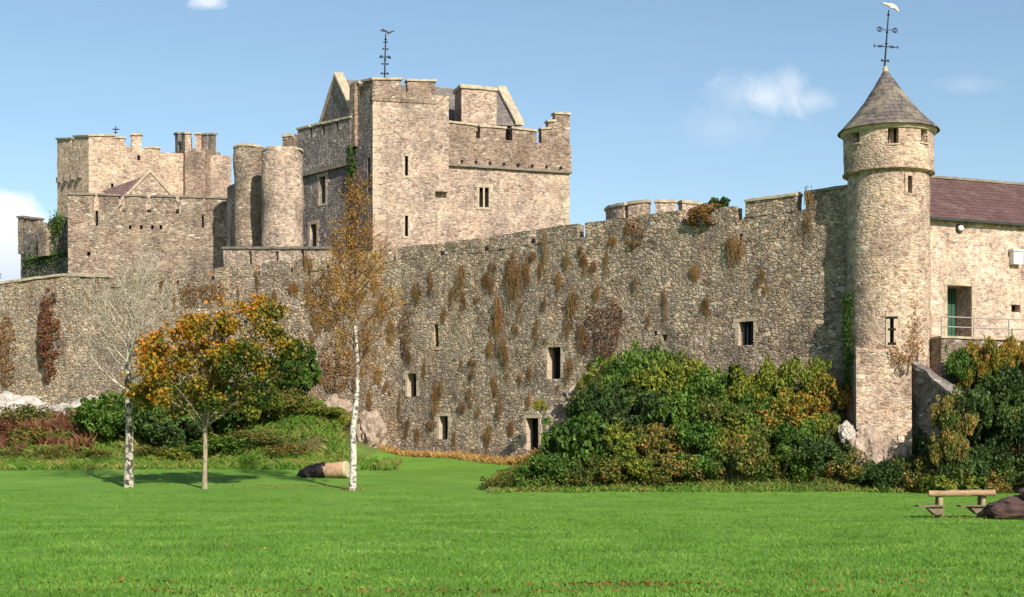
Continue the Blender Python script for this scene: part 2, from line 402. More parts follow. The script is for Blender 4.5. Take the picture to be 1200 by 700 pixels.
leafmat('leaf_green', [(0, (0.020, 0.052, 0.012)), (.4, (0.063, 0.130, 0.019)), (.75, (0.140, 0.234, 0.036)), (1, (0.308, 0.338, 0.060))])
leafmat('leaf_laurel', [(0, (0.018, 0.045, 0.011)), (.5, (0.051, 0.109, 0.018)), (1, (0.132, 0.200, 0.036))], rough=.4)
leafmat('leaf_yellowgreen', [(0, (0.036, 0.072, 0.014)), (.35, (0.120, 0.168, 0.024)), (.7, (0.264, 0.276, 0.036)), (1, (0.432, 0.288, 0.048))])
leafmat('leaf_bramble', [(0, (0.020, 0.039, 0.012)), (.35, (0.070, 0.117, 0.022)), (.6, (0.154, 0.169, 0.036)), (.8, (0.364, 0.221, 0.060)), (1, (0.392, 0.117, 0.048))], clump=.4)
leafmat('leaf_autumn', [(0, (0.048, 0.096, 0.018)), (.35, (0.132, 0.168, 0.024)), (.55, (0.312, 0.240, 0.036)), (.8, (0.456, 0.204, 0.036)), (1, (0.384, 0.096, 0.024))], clump=.35, sc_=1.3)
leafmat('leaf_dark', [(0, (0.021, 0.036, 0.014)), (.5, (0.048, 0.092, 0.025)), (.9, (0.121, 0.184, 0.036)), (1, (0.378, 0.207, 0.054))])  # dark ramp; on the right-hand thicket it stands in for shade
leafmat('leaf_maple', [(0, (0.014, 0.041, 0.010)), (.3, (0.044, 0.083, 0.014)), (.5, (0.150, 0.156, 0.020)), (.7, (0.370, 0.221, 0.020)), (1, (0.528, 0.193, 0.015))], clump=.5, sc_=1.1, grad=(-.065, 0, .085, -.32))
leafmat('leaf_birch', [(0, (.20, .12, .03)), (.35, (.40, .19, .03)), (.7, (.58, .31, .03)), (1, (.66, .42, .05))], clump=.3)
leafmat('leaf_ivy', [(0, (0.023, 0.060, 0.012)), (.5, (0.057, 0.136, 0.020)), (1, (0.161, 0.230, 0.040))])
leafmat('leaf_red', [(0, (.07, .03, .02)), (.45, (.16, .06, .035)), (.8, (.25, .12, .05)), (1, (.20, .16, .05))])
leafmat('leaf_rust', [(0, (.10, .05, .02)), (.5, (.24, .12, .04)), (.8, (.34, .18, .06)), (1, (.20, .20, .05))], clump=.6, sc_=.5)
leafmat('leaf_wither', [(0, (.09, .06, .03)), (.4, (.19, .11, .045)), (.7, (.30, .175, .065)), (1, (.22, .21, .08))], clump=.6, sc_=.6)
leafmat('leaf_conifer', [(0, (.01, .025, .012)), (1, (.03, .06, .025))])
leafmat('grass_blade', [(0, (.085, .18, .020)), (.5, (.145, .295, .038)), (.9, (.23, .39, .065)), (1, (.42, .42, .16))], clump=.7, sc_=.4, trans=.35)
leafmat('grass_long', [(0, (0.048, 0.112, 0.013)), (.4, (0.102, 0.213, 0.022)), (.7, (0.204, 0.237, 0.050)), (1, (0.384, 0.250, 0.088))], clump=.55, sc_=.6)
leafmat('grass_dead', [(0, (.30, .16, .05)), (.5, (.44, .26, .08)), (1, (.50, .34, .15))])
leafmat('grass_red', [(0, (.08, .035, .022)), (.45, (.16, .065, .035)), (.8, (.27, .15, .06)), (1, (.18, .20, .05))], clump=.5)
leafmat('fallen', [(0, (.14, .06, .02)), (.5, (.26, .12, .04)), (1, (.45, .26, .08))])
def bark(name, c1, c2, amt, sc_, st):
    s = NT(name); o = s.pos(); v = s.vmath('MULTIPLY', o, st); n = s.noise(v, sc_, 5, .7)
    s.color(s.mix(s.mapr(n, amt, amt+.06), c1, c2)); s.bump(n, .6, .02); M[name] = s.m
bark('bark_birch', (.50, .47, .42), (.10, .08, .07), .51, 1, (6, 6, 9))
bark('bark_spotted', (.40, .37, .30), (.06, .05, .04), .48, 1, (5, 5, 4))
bark('bark_tan', (.30, .25, .17), (.15, .11, .07), .50, 1, (14, 14, 2))
bark('twig_grey', (.46, .41, .32), (.26, .21, .15), .5, 2, (2, 2, 2))
bark('twig_brown', (.16, .085, .05), (.09, .05, .03), .5, 2, (2, 2, 2))
bark('stem_dark', (.10, .075, .05), (.04, .03, .02), .5, 3, (2, 2, 2))
plain('wood_pale', (.44, .30, .18), (.20, .12, .07), 1.6, bump=.02, stretch=(2, 14, 14))
plain('wood_cut', (.50, .33, .22), (.33, .19, .12), 6, bump=.02)
plain('wood_cut_end', (.60, .52, .34), (.42, .33, .20), 6)
plain('wood_weather', (.22, .17, .11), (.10, .075, .05), 8, bump=.02)
plain('wood_post', (.42, .36, .20), (.24, .19, .11), 7, bump=.02)
plain('burnt', (.030, .022, .024), (.010, .008, .010), 5, .45, bump=.06)
plain('rock_dark', (.105, .062, .055), (.05, .030, .030), 3, .85, bump=.05)
plain('limestone', (.58, .53, .48), (.22, .19, .16), 1.8, .9, bump=.22)
plain('limestone_tan', (.46, .35, .28), (.17, .135, .10), 1.8, .9, bump=.22)

# ------------------------------------------------------------------ terrain
def ss(a, b, x):
    t = min(1, max(0, (x-a)/(b-a))); return t*t*(3-2*t)
BX = [-200, 46, 50, 58, 66, 73, 81, 86, 92, 600]; BZ = [0, 0, .02, .24, .55, .93, 1.36, 2.0, 2.2, 2.2]
def wall_y(x):
    return 69.6+(15.47-x)*.929 if x > -6.5 else 90+(-6.5-x)*.556
def gz(x, y):
    z = float(np.interp(y, BX, BZ))
    yw = max(71.2, wall_y(x))
    left = ss(-6.0, -14.0, x)*(3.7-1.3*ss(-20, -27, x))*ss(82.0+1.2*noise.noise(Vector((x*.3, 3, 0))), max(90, yw-2), y)
    e0 = 64.3+1.0*noise.noise(Vector((x*.35, 9, 0)))
    e0 -= .6*ss(19.5, 21, x)
    right = ss(-.4, 6.5, x)*(4.2-.35*ss(8.0, 11.0, x))*ss(e0, min(yw-1.0, 72.5)-3.2*ss(19.5, 21, x), y)*(1-.45*ss(14.0, 16.0, x)*(1-ss(18.0, 20, x)))
    if y > yw+3: left = left*1.0
    bank = left+right
    z += bank
    z += (.02 if bank < .05 else .02+.34*min(1, bank))*noise.noise(Vector((x*.5, y*.5, 0)))
    z += .05*noise.noise(Vector((x*.09, y*.16, 4)))*ss(10, 30, y)
    return z
def axis(segs):
    out = []
    for a, b, n in segs: out += list(np.linspace(a, b, n, endpoint=False))
    return out+[segs[-1][1]]
def build_ground():
    xs = axis([(-900, -80, 14), (-80, -45, 18), (-45, 32, 130), (32, 80, 20), (80, 900, 14)])
    ys = axis([(-300, 0, 10), (0, 44, 40), (44, 110, 130), (110, 200, 20), (200, 1500, 14)])
    V = [(x, y, gz(x, y)) for y in ys for x in xs]; nx = len(xs)
    Fc = [(j*nx+i, j*nx+i+1, (j+1)*nx+i+1, (j+1)*nx+i) for j in range(len(ys)-1) for i in range(nx-1)]
    me = mesh_np('lawn', V, Fc); me.shade_smooth()
    s = NT('lawn_soil_grass'); p = s.pos()
    n1 = s.noise(p, .22, 4, .6); n2 = s.noise(s.vmath('MULTIPLY', p, (.5, 1.3, 1)), 1.3, 5, .7); n3 = s.noise(p, 16, 4, .8)
    c = s.ramp(s.math('ADD', s.math('MULTIPLY', n1, .45), s.math('MULTIPLY', n2, .55)), [(.35, (.090, .20, .022)), (.5, (.130, .268, .034)), (.68, (.19, .32, .055))])
    c = s.mix(1, c, s.ramp(n3, [(.3, (.62, .62, .62)), (.7, (1.3, 1.3, 1.3))]), 'MULTIPLY')
    c = s.mix(s.math('MULTIPLY', s.mapr(s.noise(s.vmath('MULTIPLY', p, (.4, 1, 1)), .9, 6, .7), .60, .72), .5), c, (.20, .17, .05))
    # bare earth and dead leaves where the bank is steep
    nn = s.N.new('ShaderNodeNewGeometry'); z = s.N.new('ShaderNodeSeparateXYZ'); s.L.new(nn.outputs['True Normal'], z.inputs[0])
    c = s.mix(s.mapr(z.outputs[2], .965, .90), c, s.ramp(n3, [(.3, (.05, .05, .02)), (.55, (.12, .10, .04)), (.75, (.20, .13, .06))]))
    s.color(c); s.bump(s.math('ADD', n3, s.math('MULTIPLY', n2, .8)), .8, .06)
    o = link('lawn', me, s.m); tag(o, kind='structure'); return o
build_ground()

# ------------------------------------------------------------------ curtain wall
cw = empty('curtain_wall', (0, 85, 2), 'long weathered grey brown curtain wall with narrow crenel slots behind the lawn', 'castle wall')
P0 = XY(1006, 69.4); P1 = XY(470, 90); P2 = XY(130, 101.4); P3 = XY(-260, 115)
PA = line_P(P1, P0); PB = line_P(P2, P1); PC = line_P(P3, P2)
def prof(P, pts):
    us = [P.u(px) for px, _ in pts]; zs = [Zat(py, P.D(P.u(px))) for px, py in pts]
    o = np.argsort(us); us = np.array(us)[o]; zs = np.array(zs)[o]
    return lambda u: float(np.interp(u, us, zs))
topA = prof(PA, [(470, 290), (530, 283), (568, 279), (620, 270), (680, 262), (740, 254), (800, 246), (866, 242), (868, 237), (935, 228), (943, 227), (1000, 218)])
topB = prof(PB, [(130, 323), (200, 321), (300, 309), (350, 304), (400, 299), (470, 290)])
topC = prof(PC, [(-260, 338), (-100, 334), (0, 331), (30, 327), (75, 321), (130, 323)])
PAR = .74      # crenel depth
def hole(P, px0, px1, py0, py1, d=.7, nm='window'):
    ua, ub = P.u(px0), P.u(px1); D = P.D((ua+ub)/2)
    return (min(ua, ub), max(ua, ub), Zat(py1, D), Zat(py0, D), d, nm)
hA = [hole(PA, 641, 657, 407, 444, .7), hole(PA, 477, 488, 438, 465, .6), hole(PA, 514, 525, 488, 515, .6), hole(PA, 616, 631, 490, 527, .6),
      hole(PA, 865, 883, 377, 405, .5), hole(PA, 509, 514.5, 380, 407, .3, 'arrow_slit'), hole(PA, 866, 870, 274, 281, .4, 'putlog_hole'), hole(PA, 766, 770, 388, 394, .3, 'putlog_hole'), hole(PA, 776, 781, 392, 399, .3, 'putlog_hole')]
MC = M['stone_curtain']
_, wA = surf('masonry', MC, cw, PA, 0, PA.L, -1, 13.6, .45, .45, hA, 1.6, .10, lambda u: topA(u)-PAR)
surf('masonry', MC, cw, PB, 0, PB.L-.0, -1, 13.6, .6, .5, [], 1.6, .10, lambda u: topB(u)-PAR)
surf('masonry', MC, cw, PC, 0, PC.L, -1, 13.6, .8, .6, [], 1.6, .12, lambda u: topC(u)-.12)
# dressed stone round the windows
def frame_of(w, P, h, lint=.22, jamb=.16, mat='ashlar', sill=True, proud=-.03):
    u0, u1, z0, z1 = h[:4]; base = w; mb = MB()
    block('', None, None, P, u0-jamb-.12, u1+jamb+.12, proud, .18, z1+.004, z1+lint, n=(4, 1, 2), jit=.02, mb=mb)
    k = 4; hh = (z1-z0)/k
    for i in range(k):
        a = jamb*(1.0 if i % 2 else 1.5)
        block('', None, None, P, u0-a, u0-.004, proud, .18, z0+hh*i+.01, z0+hh*(i+1)-.01, n=(1, 1, 1), jit=.015, mb=mb)
        a = jamb*(1.5 if i % 2 else 1.0)
        block('', None, None, P, u1+.004, u1+a, proud, .18, z0+hh*i+.01, z0+hh*(i+1)-.01, n=(1, 1, 1), jit=.015, mb=mb)
    if sill: block('', None, None, P, u0-jamb, u1+jamb, proud-.01, .18, z0-.16, z0-.004, n=(3, 1, 1), jit=.015, mb=mb)
    mb.obj('window_frame', M[mat], w)
def curtain_frame(w, P, h):
    u0, u1, z0, z1 = h[:4]; mb = MB()
    block('', None, None, P, u0-.25, u1+.2, -.03, .2, z1+.004, z1+.17, n=(4, 1, 1), jit=.03, mb=mb)
    k = 4; hh = (z1-z0)/k
    for i in range(k):
        block('', None, None, P, u0-(.34 if i % 2 else .16), u0+.035, -.02, .5, z0+hh*i+.006, z0+hh*(i+1)-.006, n=(1, 2, 1), jit=.012, mb=mb)
        block('', None, None, P, u1+.004, u1+(.14 if i % 2 else .24), -.015, .2, z0+hh*i+.01, z0+hh*(i+1)-.01, n=(1, 1, 1), jit=.02, mb=mb)
    mb.obj('window_frame', M['ashlar'], w)
for i in range(5): curtain_frame(wA[i], PA, hA[i])
frame_of(wA[5], PA, hA[5], .2, .22, 'stone_tower', proud=-.015)
# iron bars in the high window
h = hA[4]; mb = MB()
for k in range(3):
    u = h[0]+(h[1]-h[0])*(k+.7)/3.4
    block('', None, None, PA, u-.02, u+.02, .12, .16, h[2], h[3], n=(1, 1, 1), jit=0, mb=mb)
mb.obj('window_bars', M['iron'], wA[4])
# long merlons between narrow crenel slots
def merlons(parent, P, top, gaps, ua, ub, gw, PARd, mat, th=.55, cop=None, jit=.05):
    edges = [ua]+[x for g in gaps for x in (g-gw/2, g+gw/2)]+[ub]
    for k in range(0, len(edges), 2):
        a, b = edges[k], edges[k+1]
        if b-a < .15: continue
        n = max(2, int((b-a)/.4))
        mb = MB()
        def fn(x, y, c):
            u = a+(b-a)*x; t = top(u); z = t-PARd-.03+(PARd+.03)*c
            p = Vector(P(u, z, th*y)); q = p+jv(p, jit, 1.4)
            if c == 1: q.z += .05*noise.noise(p*2.5)
            return q
        lattice_box(mb, fn, n, 2, 3)
        mo = mb.obj('merlon', M[mat], parent)
        if cop: 
            mb = MB()
            def fn2(x, y, c):
                u = a-.04+(b-a+.08)*x; t = top(min(max(u, a), b)); ridge = .10*(1-abs(2*y-1))*c
                p = Vector(P(u, t-.03+.10*c+ridge, -.07+(th+.12)*y)); return p+jv(p, .03, 2)
            lattice_box(mb, fn2, n, 2, 1); mb.obj('coping', M[cop], mo)
gA = sorted(PA.u(x) for x in (517, 569, 624, 681, 741, 802, 868, 938))

def merA():
    ed = [0]+[x for g in gA for x in (g-.27, g+.27)]+[PA.L]
    for k in range(0, len(ed), 2):
        pxm = 600+F*PA(( ed[k]+ed[k+1])/2, 0)[0]/PA((ed[k]+ed[k+1])/2, 0)[1]
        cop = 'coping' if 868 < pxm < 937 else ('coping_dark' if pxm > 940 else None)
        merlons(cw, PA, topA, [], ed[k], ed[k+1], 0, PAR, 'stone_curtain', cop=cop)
merA()
merlons(cw, PB, topB, sorted(PB.u(x) for x in (168, 206, 247, 302, 341, 383, 425, 462)), 0, PB.L, .50, PAR, 'stone_curtain')
mb = MB()
def fnc(x, y, c):
    u = PC.L*x; t = topC(u); p = Vector(PC(u, t-.14+.16*c+.08*(1-abs(2*y-1))*c, -.12+1.2*y)); return p+jv(p, .05, 1.2)
lattice_box(mb, fnc, 60, 2, 1); mb.obj('coping', M['coping'], cw)

# ------------------------------------------------------------------ round corner tower
TC = XY(1041, 69.3); TR = 1.88
rt = empty('round_tower', (TC.x, TC.y, 3), 'tall round stone corner tower with conical slate roof and pale weathervane', 'tower')
PT = circ_P(TC, TR, .006, 3); PU = circ_P(TC, TR+.11)
def ang(px, r=TR, c=TC):     # angle of the front surface point seen in column px
    lo, hi = -1.45, 1.45
    for _ in range(40):
        m_ = (lo+hi)/2; x = c.x+r*math.sin(m_); y = c.y-r*math.cos(m_)
        if 600+F*x/y < px: lo = m_
        else: hi = m_
    return (lo+hi)/2
DF = TC.y-TR
def ch(px0, px1, py0, py1, d=.5, nm='window', r=TR, c=TC):
    a, b = ang(px0, r, c), ang(px1, r, c); Dm = c.y-r*math.cos((a+b)/2)
    return (a, b, Zat(py1, Dm), Zat(py0, Dm), d, nm)
z_str = Zat(196, DF); z_eave = Zat(149, DF)
hs = [ch(1064.5, 1069.5, 206, 226, .35, 'arrow_slit'), ch(1043, 1047.5, 371, 404, .3, 'arrow_slit')]
_, sw = surf('shaft', M['stone_tower'], rt, PT, -math.pi, math.pi, 1, z_str, .11, .4, hs, .6, .05, closed=True)
frame_ang = lambda w, P, h, r: None
def cframe(w, P, h, jamb, lint, mat='ashlar'):
    u0, u1, z0, z1 = h[:4]; mb = MB(); j = jamb/TR
    block('', None, None, P, u0-j, u1+j, -.03, .12, z1+.004, z1+lint, n=(3, 1, 1), jit=.01, mb=mb)
    block('', None, None, P, u0-j, u1+j, -.03, .12, z0-lint*.7, z0-.004, n=(3, 1, 1), jit=.01, mb=mb)
    block('', None, None, P, u0-j, u0-.003, -.03, .12, z0, z1, n=(1, 1, 4), jit=.015, mb=mb)
    block('', None, None, P, u1+.003, u1+j, -.03, .12, z0, z1, n=(1, 1, 4), jit=.015, mb=mb)
    mb.obj('window_frame', M[mat], w)
cframe(sw[0], PT, hs[0], .14, .12, 'stone_tower'); cframe(sw[1], PT, hs[1], .18, .14)
# keyhole arms of the loop, near-black blocks painted as dark slots
h = hs[1]
for a_, z0_, z1_ in ((.09, h[3]-.10, h[3]), (.05, h[2]-.02, h[2]+.10), (.045, (h[2]+h[3])/2, (h[2]+h[3])/2+.10)):
    block('loop_arm', M['dark'], sw[1], PT, h[0]-a_, h[1]+a_, -.036, .05, z0_, z1_, n=(4, 1, 1), jit=.0)
r2 = TR+.11
hu = [ch(1040.5, 1053, 147, 168, .5, 'window', r2), ch(998, 1007, 150, 168, .5, 'window', r2), ch(1079, 1087, 148, 167, .5, 'window', r2)]
hu += [(hu[0][0]+math.pi, hu[0][1]+math.pi, hu[0][2], hu[0][3], .5, 'window')] if hu[0][1]+math.pi < math.pi else []
_, uw = surf('upper_drum', M['stone_tower'], rt, PU, -math.pi, math.pi, z_str, z_eave+.05, .11, .35, hu, .5, .03, closed=True)
for w, hh in zip(uw[:3], hu[:3]):
    mb = MB(); block('', None, None, PU, hh[0]-.03, hh[1]+.03, -.05, .15, hh[2]-.07, hh[2]-.004, n=(3, 1, 1), jit=.006, mb=mb); mb.obj('window_sill', M['ashlar'], w)
def lathe(name, mat, parent, c, prof_, n=56, smooth=35, jit=0.0, off=None):
    mb = MB(); m_ = len(prof_)
    for i in range(n):
        a = 2*math.pi*i/n
        for (r_, z_) in prof_:
            k = off(z_) if off else (0, 0)
            p = Vector((c[0]+k[0]+r_*math.sin(a), c[1]+k[1]-r_*math.cos(a), z_))
            mb.v.append(tuple(p+(jv(p, jit, 2.2) if jit else Vector())))
    for i in range(n):
        for j in range(m_-1):
            a = i*m_+j; b = ((i+1) % n)*m_+j
            mb.f.append((a, b, b+1, a+1))
    return mb.obj(name, mat, parent, smooth)
lathe('string_course', M['stone_tower'], rt, TC, [(TR-.05, z_str-.10), (TR+.04, z_str-.08), (TR+.155, z_str-.02), (TR+.155, z_str+.03), (TR+.08, z_str+.05)], jit=.015)
lathe('eave_moulding', M['ashlar'], rt, TC, [(TR+.05, z_eave-.06), (TR+.18, z_eave-.02), (TR+.26, z_eave+.12), (TR+.27, z_eave+.17), (TR, z_eave+.17)], jit=.012)
za = z_eave+.17; zt = Zat(79, TC.y)
cone = []
for k in range(17):
    t = k/16; r_ = (TR+.36)*((1-t)**1.0*.80+.20*(1-t)**3.2)
    cone.append((max(r_, .05), za+(zt-za)*t))
cone = [(TR+.30, za-.05), (TR+.37, za-.04)]+cone
ro = lathe('roof', M['slate_cone'], rt, TC, cone, 64, 35, .025, off=lambda z: (-.13*max(0, (z-za)/(zt-za)), 0))
# raised slate courses and a few rough ones
lathe('roof_cap', M['coping'], ro, (TC.x-.13, TC.y), [(.13, zt-.25), (.12, zt-.05), (.05, zt+.05), (.02, zt+.08)], 14)
def tube_mb(mb, pts, rad, k=6):
    pts = [Vector(p) for p in pts]; n = len(pts); b0 = len(mb.v)
    rad = [rad]*n if isinstance(rad, (int, float)) else rad
    for i, p in enumerate(pts):
        t = (pts[min(i+1, n-1)]-pts[max(i-1, 0)]).normalized()
        a = t.orthogonal().normalized() if abs(t.z) > .9 else t.cross(Vector((0, 0, 1))).normalized()
        if abs(t.z) > .9: a = (Vector((1, 0, 0))-t*t.x).normalized()
        b = t.cross(a)
        for j in range(k):
            an = 2*math.pi*j/k; mb.v.append(tuple(p+(a*math.cos(an)+b*math.sin(an))*rad[i]))
    for i in range(n-1):
        for j in range(k):
            x = b0+i*k+j; y = b0+i*k+(j+1) % k
            mb.f.append((x, y, y+k, x+k))
    mb.f.append(tuple(b0+j for j in range(k))[::-1]); mb.f.append(tuple(b0+(n-1)*k+j for j in range(k)))
def scroll(mb, c, s, d, r=.02, up=1):
    pts = []
    for i in range(15):
        t = i/14; a = t*2.6*math.pi; rr = s*(1-.7*t)
        pts.append(c+d*(s*1.1-rr*math.cos(a)) + Vector((0, 0, up*rr*math.sin(a)*.8)))
    tube_mb(mb, pts, r, 5)
def vane_shape(mb, outline, c, d, th=.04):
    n = len(outline); 
    side = d.cross(Vector((0, 0, 1))).normalized()*th
    vs = [c+d*x+Vector((0, 0, z))+side for x, z in outline]+[c+d*x+Vector((0, 0, z))-side for x, z in outline]
    fs = [tuple(range(n)), tuple(range(2*n-1, n-1, -1))]+[(i, i+n, (i+1) % n+n, (i+1) % n) for i in range(n)]
    mb.add(vs, fs)
X = Vector((1, 0, 0)); dv = Vector((1, .25, 0)).normalized()
def weathervane(parent, A, B, arms, outline, vm, vc, rp=.035, sm=.17):
    mb = MB(); tube_mb(mb, [A, A.lerp(B, .5), B], [rp*1.3, rp, rp*.8], 8)
    for t in (.12, .42, .62, .92):
        p = A.lerp(B, t)
        for i in range(1): 
            tube_mb(mb, [p-Vector((0, 0, .07)), p, p+Vector((0, 0, .07))], [rp*.6, rp*2.0, rp*.6], 8)
    pole = mb.obj('weathervane_pole', M['iron'], parent, 40)
    for t, ln, kind in arms:
        mb = MB(); p = A.lerp(B, t)
        for sg in (-1, 1):
            if kind == 'bar':
                tube_mb(mb, [p, p+dv*sg*ln], [rp*.7, rp*.5], 5)
                tube_mb(mb, [p+dv*sg*(ln*.93)-Vector((0, 0, .07)), p+dv*sg*(ln*.93)+Vector((0, 0, .07))], rp*.6, 5)
                scroll(mb, p+dv*sg*ln*.25, sm*.5, dv*sg, rp*.45, 1); scroll(mb, p+dv*sg*ln*.45, sm*.4, dv*sg, rp*.45, -1)
            else:
                tube_mb(mb, [p, p+dv*sg*ln*.4], rp*.5, 5); scroll(mb, p+dv*sg*ln*.4, ln*.28, dv*sg, rp*.5, 1); scroll(mb, p+dv*sg*ln*.4, ln*.28, dv*sg, rp*.5, -1)
        mb.obj('scrollwork', M['iron'], pole)
    mb = MB(); vane_shape(mb, outline, vc, dv); mb.obj('vane', vm, pole)
A = W(1036.5, 80, TC.y); B = W(1041.5, 12, TC.y)
weathervane(rt, A, B, [(.13, .22, 's'), (.37, .62, 'bar'), (.66, .55, 's')],
            [(-.42, .10), (-.1, .02), (.05, -.10), (.2, -.08), (.38, -.22), (.44, -.20), (.30, .02), (.15, .10), (.05, .12), (-.12, .10), (-.28, .13)], M['vane_paint'], B+Vector((.06, 0, .18)))

# tower foot: broad battered pier and sloping buttress
PF = line_P(XY(1003, 67.3), XY(1068, 67.0), .04, 7.4)
surf('base_pier', M['stone_tower'], rt, PF, 0, PF.L, 1.0, Zat(420, 67.2), .3, .3, [], 2.6, .09, smooth=40)
block('pier_shoulder', M['stone_tower'], rt, PF, .05, PF.L-.1, .05, 1.6, Zat(420, 67.2)-.02, Zat(412, 67.2)+.25, Zat(420, 67.2)+.1, n=(6, 3, 2), jit=.12)
PD = line_P(XY(1066, 67.6), XY(1116, 64.6))
bw = empty('buttress_wall', (17.6, 66, 3), 'short dark buttress wall sloping down from the foot of the round tower', 'wall')
surf('masonry', M['stone_grey'], bw, PD, 0, PD.L, 0.5, Zat(427, 67.2), .35, .35, [], .5, .09, lambda u: Zat(425, 67.2)-u*.48)
block('coping', M['stone_grey'], bw, PD, -.05, PD.L-.1, -.03, .5, Zat(425, 67.2)-.02, Zat(425, 67.2)+.14, Zat(425, 67.2)+.14-PD.L*.48, n=(14, 2, 1), jit=.13, z0b=Zat(425, 67.2)-.02-PD.L*.48)

# ------------------------------------------------------------------ hall on the right
PH = line_P(XY(1078, 69.3), XY(1420, 75.6))
hl = empty('hall_building', (21, 71, 3), 'stone hall with long purple slate roof and recessed green door', 'building')
ze = Zat(256, PH.D(PH.u(1090)))
hH = [hole(PH, 1110, 1138.5, 335, 396, 1.15, 'door'), hole(PH, 1185, 1196, 357, 366, .4, 'window')]
_, wH = surf('wall', M['stone_hall'], hl, PH, 0, PH.L, 1, ze, .5, .45, hH, 1.4, .05, lambda u: Zat(256, PH.D(PH.u(1090))))
wH[0].data.materials[0] = M['door_green']
h = hH[0]; mb = MB()
for sgn in range(5): block('', None, None, PH, h[0]+(h[1]-h[0])*sgn/5+.012, h[0]+(h[1]-h[0])*(sgn+1)/5-.012, 1.10, 1.14, h[2]+.02, h[3]-.02, n=(1, 1, 1), jit=0, mb=mb)
mb.obj('door_boards', M['door_green'], wH[0])
mb = MB()
block('', None, None, PH, h[0]-.22, h[1]+.22, -.02, .2, h[3]+.004, h[3]+.24, n=(5, 1, 1), jit=.012, mb=mb)
for i in range(7):
    a = .16 if i % 2 else .26; z0, z1 = h[2]+(h[3]-h[2])*i/7, h[2]+(h[3]-h[2])*(i+1)/7
    block('', None, None, PH, h[1]+.004, h[1]+a, -.02, .2, z0+.008, z1-.008, n=(1, 1, 1), jit=.01, mb=mb)
    block('', None, None, PH, h[0]-(.42-a), h[0]-.004, -.02, .2, z0+.008, z1-.008, n=(1, 1, 1), jit=.01, mb=mb)
mb.obj('door_surround', M['coping'], wH[0])
# roof: front slope to the ridge, back slope, eave board
dR = 4.6; zr = Zat(203.5, PH.D(PH.u(1090))+dR*.98)
def roof_pt(u, t, s=0): # t 0 eave, 1 ridge
    p = Vector(PH(u, ze+.02+(zr-ze)*t, -.28+(dR+.28)*t)); return p
mb = MB(); nU, nT = 40, 10
for j in range(nT+1):
    for i in range(nU+1):
        p = roof_pt(.35+(PH.L-.35)*i/nU, j/nT); p.z += .05*noise.noise(p*.35)+.02*noise.noise(p*2); mb.v.append(tuple(p))
for j in range(nT):
    for i in range(nU):
        a = j*(nU+1)+i; mb.f.append((a, a+1, a+nU+2, a+nU+1))
b0 = len(mb.v)
for i in (0, 1):
    u = .35 if i == 0 else PH.L
    mb.v += [PH(u, ze-.08, -.28), PH(u, zr-.12, dR), PH(u, ze, 2*dR), PH(u, zr, dR+.0)]
mb.f += [(b0, b0+1, b0+2), (b0+4, b0+6, b0+5), (b0+3, b0+7, b0+6, b0+2), (b0, b0+4, b0+5, b0+1)]
rf = mb.obj('roof', M['slate_hall'], hl, 30)
block('ridge_tiles', M['coping_dark'], rf, PH, .35, PH.L, dR-.12, dR+.14, zr-.03, zr+.09, n=(40, 1, 1), jit=.02)
block('eave_gutter', M['lamp_dark'], rf, PH, .35, PH.L, -.36, -.24, ze-.10, ze+.02, n=(30, 1, 1), jit=.01)
# wall lamp and white box
def on_wall(name, P, px, py, w, hgt, dep, mat, parent, label=None, cat=None, n=(2, 1, 2)):
    u = P.u(px); z = Zat(py, P.D(u)); return u, z
u = PH.u(1124); z = Zat(268, PH.D(u))
wl = empty('wall_lamp', PH(u, z, 0), 'small round bulkhead lamp fixed on the pale wall above the green door', 'lamp')
mb = MB(); c0 = Vector(PH(u, z, .0)); nin = Vector(PH(u, z, 1))-c0
tube_mb(mb, [c0, c0-nin*.12], [.20, .19], 20); mb.obj('lamp_housing', M['lamp_dark'], wl, 40)
mb = MB(); tube_mb(mb, [c0-nin*.121, c0-nin*.18, c0-nin*.21], [.14, .12, .05], 18); mb.obj('lamp_glass', M['white_plastic'], wl, 60)
u = PH.u(1188); z = Zat(303, PH.D(u))
wb = empty('wall_box', PH(u, z, 0), 'white rounded box mounted high on the stone wall near the right edge', 'box')
block('housing', M['white_plastic'], wb, PH, u-.24, u+.30, -.30, .0, z-.30, z+.30, n=(3, 2, 3), jit=.02)
block('hood', M['white_plastic'], wb, PH, u-.32, u+.36, -.36, .0, z+.30, z+.40, n=(3, 2, 1), jit=.02)
# terrace and railing
PTt = line_P(XY(1103, 67.7), XY(1420, 73.2))
ter = empty('terrace', (21, 69, 3), 'raised stone landing in front of the green door with overgrown retaining wall', 'terrace')
zter = Zat(397, 68)
surf('retaining_wall', M['stone_brown'], ter, PTt, 0, PTt.L, 1, zter, .4, .4, [], 1.9, .08)
block('paving', M['coping'], ter, PTt, -.06, PTt.L, -.08, 2.2, zter+.003, zter+.10, n=(20, 2, 1), jit=.02)
rl = empty('handrail', (21, 68, zter), 'grey metal railing with two horizontal rails along the landing by the green door', 'railing')
zb = zter+.1
for k, px in enumerate((1105, 1143, 1184, 1226, 1270, 1315)):
    u = PTt.u(px); mb = MB(); tube_mb(mb, [PTt(u, zb, .1), PTt(u, zb+.86, .1)], .03, 8); mb.obj('rail_post', M['rail_metal'], rl, 40)
for zo in (.42, .86):
    mb = MB(); tube_mb(mb, [PTt(PTt.u(1105), zb+zo, .1), PTt(PTt.u(1190), zb+zo, .1), PTt(PTt.u(1315), zb+zo, .1)], .028, 8); mb.obj('rail', M['rail_metal'], rl, 40)

